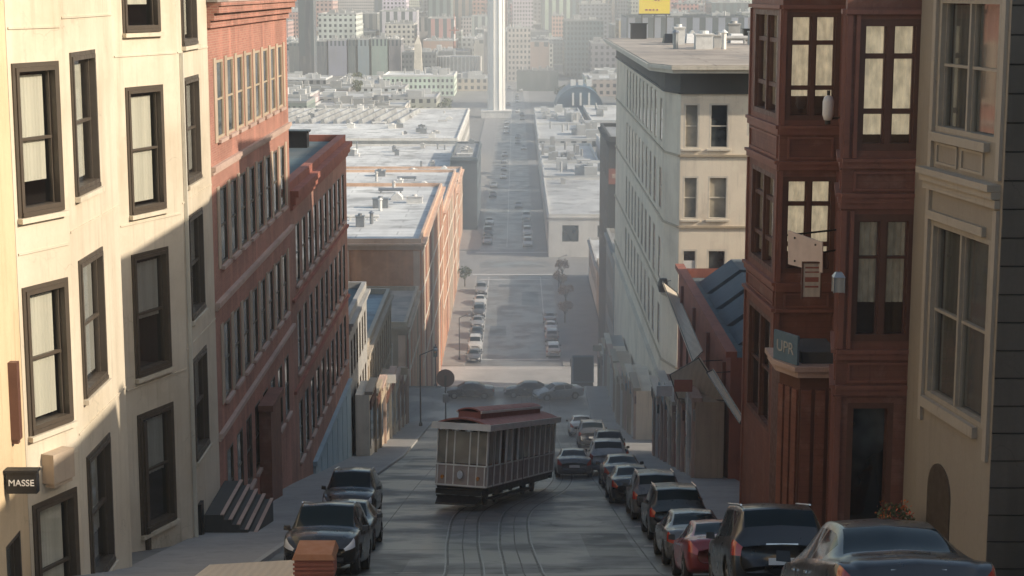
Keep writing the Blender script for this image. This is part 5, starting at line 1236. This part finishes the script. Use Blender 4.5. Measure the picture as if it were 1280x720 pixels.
# --- named landmarks
Yp = 720
t = thing('white_tower', 'very tall slender pale tower standing at the far end of the street', 'tower', (-8.0, Yp, 0))
m = MB(); n = 10
prof = [(3.5, 0), (3.4, 12), (3.3, 40), (3.2, 76)]
m.lathe(prof, 10); m.build('shaft', 'tower_white', t, local=True)
m = MB()
for k in range(10): a = 2 * math.pi * k / 10; m.tube((3.42 * math.cos(a), 3.42 * math.sin(a), 3), (3.2 * math.cos(a), 3.2 * math.sin(a), 76), .26, 6)
m.build('rib', 'white_stucco', t, local=True)
m = MB(); m.lathe([(3.4, 74), (4.6, 75.5), (4.6, 80), (3, 82), (.3, 88), (.05, 96)], 16); m.build('cap', 'concrete', t, local=True)
m = MB(); m.box(-6, 6, -6, 6, 0, 2.6); m.box(-6.2, 6.2, -6.2, 6.2, 2.602, 3.0); m.build('plinth', 'white_stucco', t, local=True)
def FB(u0, u1, vt, Y, name, label, tint, d=20, mat='farwall', vb=None, **k):
    x0 = P(u0, vt, Y)[0]; x1 = P(u1, vt, Y)[0]; h = max(3., P(u0, vt, Y)[2]) if vt is not None else 8
    return far_block(name, label, (x0 + x1) / 2, Y + d / 2, x1 - x0, d, h, tint, mat=mat, **k)
G = 'row of blue-grey slab blocks'
for i, (u0, u1, vt, tn) in enumerate(((361, 381, 54, 'slate'), (383, 408, 52, 'slate'), (410, 433, 51, (.25, .29, .31)), (435, 444, 50, 'slate'), (447, 461, 50, (.27, .31, .33)), (464, 484, 49, (.3, .33, .34)), (486, 501, 50, 'grey'))):
    FB(u0, u1, vt, 1060, 'slab_block', ['leftmost blue-grey slab block in the row above the brick roof', 'second blue-grey slab block from the left', 'third blue-grey slab block, broad and paler', 'narrow slab block in the middle of the blue-grey row', 'fifth blue-grey slab block from the left', 'sixth slab block, broad with vertical stripes', 'pale grey slab block at the right end of the row'][i], tn, 26, 'farwall_slab', group=G, seed=i)
FB(372, 391, -12, 900, 'dark_tank', 'dark green-black block looming behind the top of the brick building', 'dark', 12, 'farwall_strip', seed=3, roof='dark')
FB(502, 545, 67, 1010, 'dark_hall', 'dark grey hall block left of the drum shaped building', 'slate', 30, 'farwall_fine', roof='slate')
t = thing('drum_building', 'round pale grey drum shaped building left of the white tower', 'building', (P(573, 70, 1030)[0], 1030, 0)); r_ = 13.2
m = MB(); m.lathe([(r_, 0), (r_, 13), (r_ - .6, 13.05), (.1, 13.1)], 36); o = m.build('wall', 'grey_stucco', t, local=True)
m = MB()
for k in range(36): a = 2 * math.pi * k / 36; m.tube((r_ * math.cos(a), r_ * math.sin(a), 0), (r_ * math.cos(a), r_ * math.sin(a), 13), .35, 6)
m.build('fin', 'white_stucco', t, local=True)
x, y, z = P(567, 68, 1040); t = thing('red_mast', 'thin red and white mast standing behind the drum shaped building', 'mast', (x, 1052, 0))
m = MB(); 
for k in range(8): m.tube((0, 0, k * 4.2), (0, 0, k * 4.2 + 4.2), 1.1 - k * .1, 8, 1.0 - k * .1, m=k % 2)
m.build('mast_body', ['terracotta', 'white_stucco'], t, local=True); m = MB(); m.box(-3, 3, -.4, .4, 27, 27.8); m.tube((0, 0, 30), (0, 0, 37), .3, 6); m.build('crossarm', 'terracotta', t, local=True)
x, y, z = P(523, 60, 1000); t = thing('cream_obelisk', 'small cream tapering tower in front of the dark hall', 'tower', (x, 995, 0))
m = MB(); m.hexa([(-2.6, -2.6, 0), (2.6, -2.6, 0), (2.6, 2.6, 0), (-2.6, 2.6, 0)], [(-1.8, -1.8, 21), (1.8, -1.8, 21), (1.8, 1.8, 21), (-1.8, 1.8, 21)]); m.hexa([(-1.8, -1.8, 21.01), (1.8, -1.8, 21.01), (1.8, 1.8, 21.01), (-1.8, 1.8, 21.01)], [(-.1, -.1, 26), (.1, -.1, 26), (.1, .1, 26), (-.1, .1, 26)]); m.build('shaft', 'corner_trim', t, local=True)
FB(634, 663, 36, 1000, 'apartment_block', 'pale ribbed apartment block just right of the white tower', 'pale', 20, 'farwall_fine', seed=5)
FB(690, 705, 20, 1300, 'apartment_block', 'slim pinkish apartment block left of the teal tower', 'pink', 20, 'farwall_fine', seed=6)
FB(703, 736, -20, 1500, 'glass_tower', 'broad teal glass tower right of the white tower', (.12, .2, .23), 30, 'farwall_strip', seed=7)
for i, (u0, u1) in enumerate(((737, 747), (749, 760), (762, 771))): FB(u0, u1, -24 - 3 * i, 1550 + 14 * i, 'cream_tower', ['cream striped tower right beside the teal glass tower', 'middle cream striped tower of the trio', 'right-hand cream striped tower of the trio'][i], 'pale', 22, 'farwall_strip', seed=8 + i, group='trio of cream towers')
FB(772, 796, -14, 1450, 'apartment_block', 'grey green apartment tower between the cream trio and the yellow billboard', 'grey', 26, 'farwall_fine', seed=13)
FB(783, 935, 22, 760, 'long_hall', 'long blue-grey windowless hall seen over the cream corner building roof', (.27, .32, .34), 40, 'farwall_strip', seed=14, roof='slate')
x0, _, zt = P(799, -14, 752); x1, _, zb = P(837, 17, 752)
t = thing('yellow_billboard', 'bright yellow billboard standing in front of the long blue-grey hall', 'billboard', ((x0 + x1) / 2, 752, 0))
m = MB(); m.box(x0, x1, 751.7, 752.2, zb, zt); m.build('panel', 'yellow', t)
m = MB(); m.box(x0 - .3, x1 + .3, 751.6, 752.3, zb - .5, zb - .01); [m.tube((x0 + (x1 - x0) * q, 752.4, 0), (x0 + (x1 - x0) * q, 752.4, zt), .3, 8) for q in (.1, .5, .9)]; m.build('frame', 'metal_dark', t)
m = MB(); w_ = x1 - x0
for (a, b_, c, d_) in ((.2, .28, .12, .18), (.32, .4, .12, .18), (.44, .5, .12, .18), (.56, .62, .12, .18), (.5, .58, .52, .62), (.62, .66, .5, .66), (.7, .76, .55, .6)): m.box(x0 + w_ * a, x0 + w_ * b_, 751.6, 751.69, zb + (zt - zb) * c, zb + (zt - zb) * d_)
m.build('print', 'tail_lamp', t)
x, y, z = P(724, 130, 705); t = thing('blue_domed_hall', 'blue arched roof hall among the white roofs right of the tower', 'hall', (x, 716, 0))
m = MB(); w_ = 9.6; n = 14; pr = None
for i in range(n + 1):
    a = math.pi * i / n; xx, zz = -w_ * math.cos(a), 4 + 9.5 * math.sin(a)
    if pr: m.hexa([(pr[0], -14, pr[1] - .4), (xx, -14, zz - .4), (xx, 14, zz - .4), (pr[0], 14, pr[1] - .4)], [(pr[0], -14, pr[1]), (xx, -14, zz), (xx, 14, zz), (pr[0], 14, pr[1])]); m.quad((pr[0], -13.6, 0), (xx, -13.6, 0), (xx, -13.6, zz - .3), (pr[0], -13.6, pr[1] - .3))
    pr = (xx, zz)
m.build('roof', 'dome_blue', t, local=True)
m = MB(); m.box(-w_, -w_ + .4, -14, 14, 0, 5); m.box(w_ - .4, w_, -14, 14, 0, 5)
for q in (-3, 0, 3.4): m.box(q, q + .8, -15, -14.2, 6, 11); m.box(q - .2, q + 1.8, -4, 0, 13, 15.5)
m.build('gable_frame', 'white_paint', t, local=True)
FB(646, 698, 90, 905, 'green_shed', 'dark green low shed across the street axis right of the tower', (.06, .1, .09), 10, 'farwall_strip', seed=15, roof='dark')
for i_, (xa, xb, ya, yb, h_, lb) in enumerate(((6.6, 34, 414, 452, 7.5, 'pale flat-roofed hall just beyond the long low white hall'), (6.6, 22, 456, 520, 6., 'narrow white flat-roofed hall hard on the far street, short of the blue arched hall'), (24, 62, 456, 530, 8., 'broad white flat-roofed hall crowded with roof units, short of the blue arched hall'), (6.8, 40, 536, 600, 6., 'white roofed depot in front of the blue arched hall'), (7., 24, 606, 684, 5.5, 'low pale shed between the white depot and the blue arched hall'), (26, 60, 606, 684, 6.5, 'wide pale shed beside the low pale shed, before the blue arched hall'))):
    far_block('flat_roof_hall', lb, (xa + xb) / 2, (ya + yb) / 2, xb - xa, yb - ya, h_, 'white', roof=(.6, .6, .58), seed=70 + i_)
# --- city grid
taken = [(6, 63, 410, 688), (-100, -10, 376, 562), (4, 75, 318, 412), (-16, -6, 376, 424), (-20, 10, 350, 900), (P(361, 50, 1060)[0], P(600, 50, 1060)[0], 985, 1095), (-18, 5, 700, 740), (P(634, 50, 1000)[0], P(664, 50, 1000)[0], 985, 1025), (P(690, 50, 705)[0] - 3, P(760, 50, 705)[0] + 3, 690, 735),
         (P(783, 0, 760)[0] - 4, P(940, 0, 760)[0], 740, 805), (P(368, 0, 900)[0], P(394, 0, 900)[0], 890, 915), (P(646, 0, 905)[0], P(700, 0, 905)[0], 900, 918), (P(688, 0, 1300)[0], P(800, 0, 1300)[0], 1290, 1330), (P(700, 0, 1500)[0], P(800, 0, 1500)[0], 1440, 1610)]
def free(x0, x1, y0, y1): return not any(x0 < b_ and x1 > a and y0 < d_ and y1 > c for a, b_, c, d_ in taken)
SKY = [MB(), MB(), MB()]
def far_rest(name, label, x, y, w, d, h, tint, seed=0, **k):
    m = SKY[seed % 3]; m.box(x - w / 2, x + w / 2, y - d / 2, y + d / 2, 0, h); m.box(x - w * .3, x + w * .25, y - d * .2, y + d * .3, h + .01, h + 2.5)
    for i in range(int(w / 6)): m.box(x - w / 2 + i * 6 + 1, x - w / 2 + i * 6 + 1.8, y - d / 2 - .6, y - d / 2 - .02, 0, h)
q = random.Random(11)
LAB = {'white': 'white', 'pale': 'pale stone coloured', 'grey': 'grey', 'slate': 'blue-grey', 'tan': 'tan', 'pink': 'pinkish'}
y = 412.; n_far = 0
while y < 3400:
    near = y < 1000
    d = q.uniform(24, 44) if near else q.uniform(28, 48) * (1 if y < 1700 else 2.2)
    xl, xr = -.155 * y - 6, .14 * y + 4
    x = xl
    while x < xr:
        w = (q.uniform(24, 56) if y < 850 else q.uniform(16, 40)) if near else q.uniform(12, 30) * (1 if y < 1700 else 1.6)
        if x < 6.3 and x + w > -12.8 and y < 1000:
            x = 6.4 if x > -21 else x
            if x < 0: w = min(w, -12.8 - x)
            if w < 8: x = 6.4; continue
        gap = q.choice((.6, .6, 2.5, 9)) if near else q.uniform(2, 16)
        if near: h = q.choice((5, 5.5, 6, 7, 8, 9.5)); tn = q.choice(('white', 'white', 'pale', 'grey', 'tan', 'pale', 'grey')); kind = 'low'
        else:
            h = q.uniform(9, 22) if q.random() < .6 else q.uniform(20, 36)
            if y > 1350: h = q.uniform(16, 46) if q.random() < .7 else q.uniform(38, 62)
            tn = q.choice(('white', 'pale', 'grey', 'grey', 'slate', 'slate', 'tan', 'pink', 'pale')); kind = 'mid-rise' if h < 26 else 'tall'
        hide = (x > .062 * y + 6 and y < 700) or (x + w < -.14 * y - 2)
        if free(x, x + w, y, y + d) and not hide:
            ds = 'in the low blocks before the slab row' if near else ('in the middle distance of the hazy city' if y < 1500 else 'on the far hazy skyline')
            (far_block if n_far < 285 else far_rest)('city_building', f'{LAB[tn]} {kind} building {ds}', x + w / 2, y + d / 2, w, d, h, tn, mat=q.choice(('farwall', 'farwall_fine')) if near else q.choice(('farwall', 'farwall_fine', 'farwall_strip')), group=f'{LAB[tn]} {kind} buildings {ds}', seed=n_far, roof=q.choice(((.62, .62, .6), (.56, .56, .55), (.5, .5, .48), (.42, .42, .41), (.25, .26, .26))) if near else None); n_far += 1
        x += w + gap
    y += d + (q.choice((3, 3, 13)) if near else q.uniform(6, 24))
print('far buildings', n_far)
m = MB(); mi = 0
for k_, a in enumerate(SKY):
    o_ = len(m.v); m.v += a.v; m.f += [tuple(i + o_ for i in f) for f in a.f]; m.m += [k_] * len(a.f)
o = m.build('distant_city', ['farwall', 'farwall_fine', 'farwall_strip']); o.color = (.34, .35, .35, 1); tag(o, 'hazy mass of small distant city blocks below the horizon', 'distant city', kind='stuff')
for i in range(26):
    y = q.uniform(430, 980); x = q.uniform(-.12 * y, .05 * y)
    if abs(x) < 16: continue
    elif not free(x, x, y, y): continue
    tree('dark green tree among the low city roofs', x, y, q.uniform(8, 12), q.uniform(2.5, 4), 300 + i, 'leaf', 300, .5, group='trees among the low city roofs', name='city_tree')
for i in range(24):
    car('sedan', q.choice(['car_white', 'car_silver', 'car_grey']), 'tiny car on the far straight stretch of street', q.choice([2.5, -5.9, .6, -3.5]), 420 + i * 22, 'up', 'cars on the far stretch of street')

# ================================================================ AIR, LIGHT, CAMERA
m = MB(); m.box(-1500, 1500, -60, 4300, -2.5, 100); 
hz = m.build('haze', 'black'); tag(hz, kind='stuff')
hm = bpy.data.materials.new('haze_air'); hm.use_nodes = True; nt = hm.node_tree; nt.nodes.clear()
o_ = nt.nodes.new('ShaderNodeOutputMaterial'); v_ = nt.nodes.new('ShaderNodeVolumePrincipled'); v_.inputs['Color'].default_value = (.93, .94, .93, 1); v_.inputs['Density'].default_value = .00028; v_.inputs['Anisotropy'].default_value = .1
nt.links.new(v_.outputs[0], o_.inputs['Volume']); hz.data.materials.clear(); hz.data.materials.append(hm)

m = MB(); m.lathe([(.01, -1), (.5, -.87), (.87, -.5), (1, 0), (.87, .5), (.5, .87), (.01, 1)], 24)
mi_ = m.build('street_mist', 'black', None, True); mi_.location = (2.0, 140, 25); mi_.scale = (13, 96, 36); mi_.rotation_euler = (-.12, 0, 0); tag(mi_, kind='stuff')
mm_ = bpy.data.materials.new('mist_air'); mm_.use_nodes = True; nt = mm_.node_tree; nt.nodes.clear()
o_ = nt.nodes.new('ShaderNodeOutputMaterial'); v2 = nt.nodes.new('ShaderNodeVolumePrincipled'); v2.inputs['Color'].default_value = (.98, .98, .97, 1)
pp = geo(nt).outputs['Position']; tcx = nt.nodes.new('ShaderNodeTexCoord'); ln = nt.nodes.new('ShaderNodeVectorMath'); ln.operation = 'LENGTH'; nt.links.new(tcx.outputs['Object'], ln.inputs[0])
dn = math_(nt, 'MULTIPLY', ramp(nt, ln.outputs['Value'], .3, 1., 1, 0), ramp(nt, noise(nt, .05, 2, pp), .35, .65, .4, 1.))
nt.links.new(math_(nt, 'MULTIPLY', dn, .0085), v2.inputs['Density']); nt.links.new(v2.outputs[0], o_.inputs['Volume'])
mi_.data.materials.clear(); mi_.data.materials.append(mm_)

# ---- every loose far-apart piece of a part becomes a part of its own
import numpy as np
def split_mesh(me):
    n = len(me.vertices)
    if n == 0 or len(me.polygons) > 6000: return None
    par = list(range(n))
    def find(a):
        while par[a] != a: par[a] = par[par[a]]; a = par[a]
        return a
    for e in me.edges:
        a, b_ = find(e.vertices[0]), find(e.vertices[1])
        if a != b_: par[a] = b_
    roots = [find(i) for i in range(n)]; ids = {r_: k for k, r_ in enumerate(sorted(set(roots)))}; isl = np.array([ids[r_] for r_ in roots]); k = len(ids)
    if k < 2 or k > 900: return None
    co_ = np.empty(n * 3); me.vertices.foreach_get('co', co_); co_ = co_.reshape(-1, 3)
    lo = np.full((k, 3), np.inf); hi = np.full((k, 3), -np.inf); np.minimum.at(lo, isl, co_); np.maximum.at(hi, isl, co_)
    size = (hi - lo).max(axis=1); gap = np.maximum(0, np.maximum(lo[:, None] - hi[None], lo[None] - hi[:, None]))
    near = np.sqrt((gap ** 2).sum(axis=2)) <= np.maximum(.02, .5 * np.maximum(size[:, None], size[None]))
    p2 = list(range(k))
    def f2(a):
        while p2[a] != a: p2[a] = p2[p2[a]]; a = p2[a]
        return a
    for a, b_ in zip(*np.nonzero(np.triu(near, 1))):
        a, b_ = f2(a), f2(b_)
        if a != b_: p2[a] = b_
    pr = [f2(i) for i in range(k)]; u = sorted(set(pr))
    if len(u) < 2 or len(u) > 80: return None
    out = []
    for r_ in u:
        vs = [i for i in range(n) if pr[isl[i]] == r_]; mp = {v: j for j, v in enumerate(vs)}; st_ = set(vs)
        ps = [p for p in me.polygons if p.vertices[0] in st_]
        nm = bpy.data.meshes.new(me.name); nm.from_pydata([tuple(me.vertices[v].co) for v in vs], [], [tuple(mp[v] for v in p.vertices) for p in ps])
        for mt in me.materials: nm.materials.append(mt)
        nm.polygons.foreach_set('material_index', [p.material_index for p in ps]); nm.polygons.foreach_set('use_smooth', [p.use_smooth for p in ps]); nm.update(); out.append(nm)
    return out
SC = {}
for o in list(bpy.data.objects):
    if o.type != 'MESH' or o.parent is None or any(w_ in o.name for w_ in ('foliage', 'crown', 'blossom', 'lettering', 'trunk')): continue
    if o.data.name not in SC: SC[o.data.name] = split_mesh(o.data)
    ps = SC[o.data.name]
    if not ps: continue
    for i_, nm in enumerate(ps):
        if i_ == 0: o.data = nm; continue
        c_ = o.copy(); c_.data = nm; C.objects.link(c_)

EL, AZ = 27.0, -R(13)       # sun: direction towards the sun in the XY plane
sd = Vector((math.cos(R(EL)) * math.cos(AZ), math.cos(R(EL)) * math.sin(AZ), math.sin(R(EL))))
sun = bpy.data.lights.new('sun', 'SUN'); sun.energy = 3.7; sun.angle = R(.53); sun.color = (1, .885, .73)
so = bpy.data.objects.new('sun', sun); C.objects.link(so); so.rotation_euler = sd.to_track_quat('Z', 'Y').to_euler(); so.location = (0, 0, 200)
w = bpy.data.worlds.new('World'); bpy.context.scene.world = w; w.use_nodes = True
nt = w.node_tree; sk = nt.nodes.new('ShaderNodeTexSky'); sk.sky_type = 'NISHITA'; sk.sun_disc = False; sk.sun_elevation = R(EL); sk.sun_rotation = math.pi / 2 - AZ; sk.air_density = 1.2; sk.dust_density = 1.6; sk.ozone_density = 1.
bg = nt.nodes['Background']; nt.links.new(mix(nt, 1.0, sk.outputs[0], (1., .97, .9), 'MULTIPLY'), bg.inputs[0]); bg.inputs[1].default_value = .135
cam = bpy.data.cameras.new('camera'); co = bpy.data.objects.new('camera', cam); C.objects.link(co)
cam.sensor_width = 36; cam.lens = 36 * F / 1280; cam.clip_start = .5; cam.clip_end = 12000
co.location = (0, 0, CAMH); co.rotation_euler = (R(90) - TH, 0, math.atan(5 / F)); bpy.context.scene.camera = co
sc = bpy.context.scene
sc.view_settings.view_transform = 'Standard'; sc.view_settings.look = 'None'; sc.view_settings.gamma = 1; sc.view_settings.exposure = .6
sc.render.engine = 'CYCLES'; sc.cycles.use_denoising = True; sc.cycles.max_bounces = 6; sc.cycles.diffuse_bounces = 3; sc.cycles.glossy_bounces = 3; sc.cycles.transparent_max_bounces = 8; sc.cycles.volume_bounces = 1
sc.cycles.volume_max_steps = 64; sc.cycles.sample_clamp_indirect = 6
bpy.context.view_layer.update()
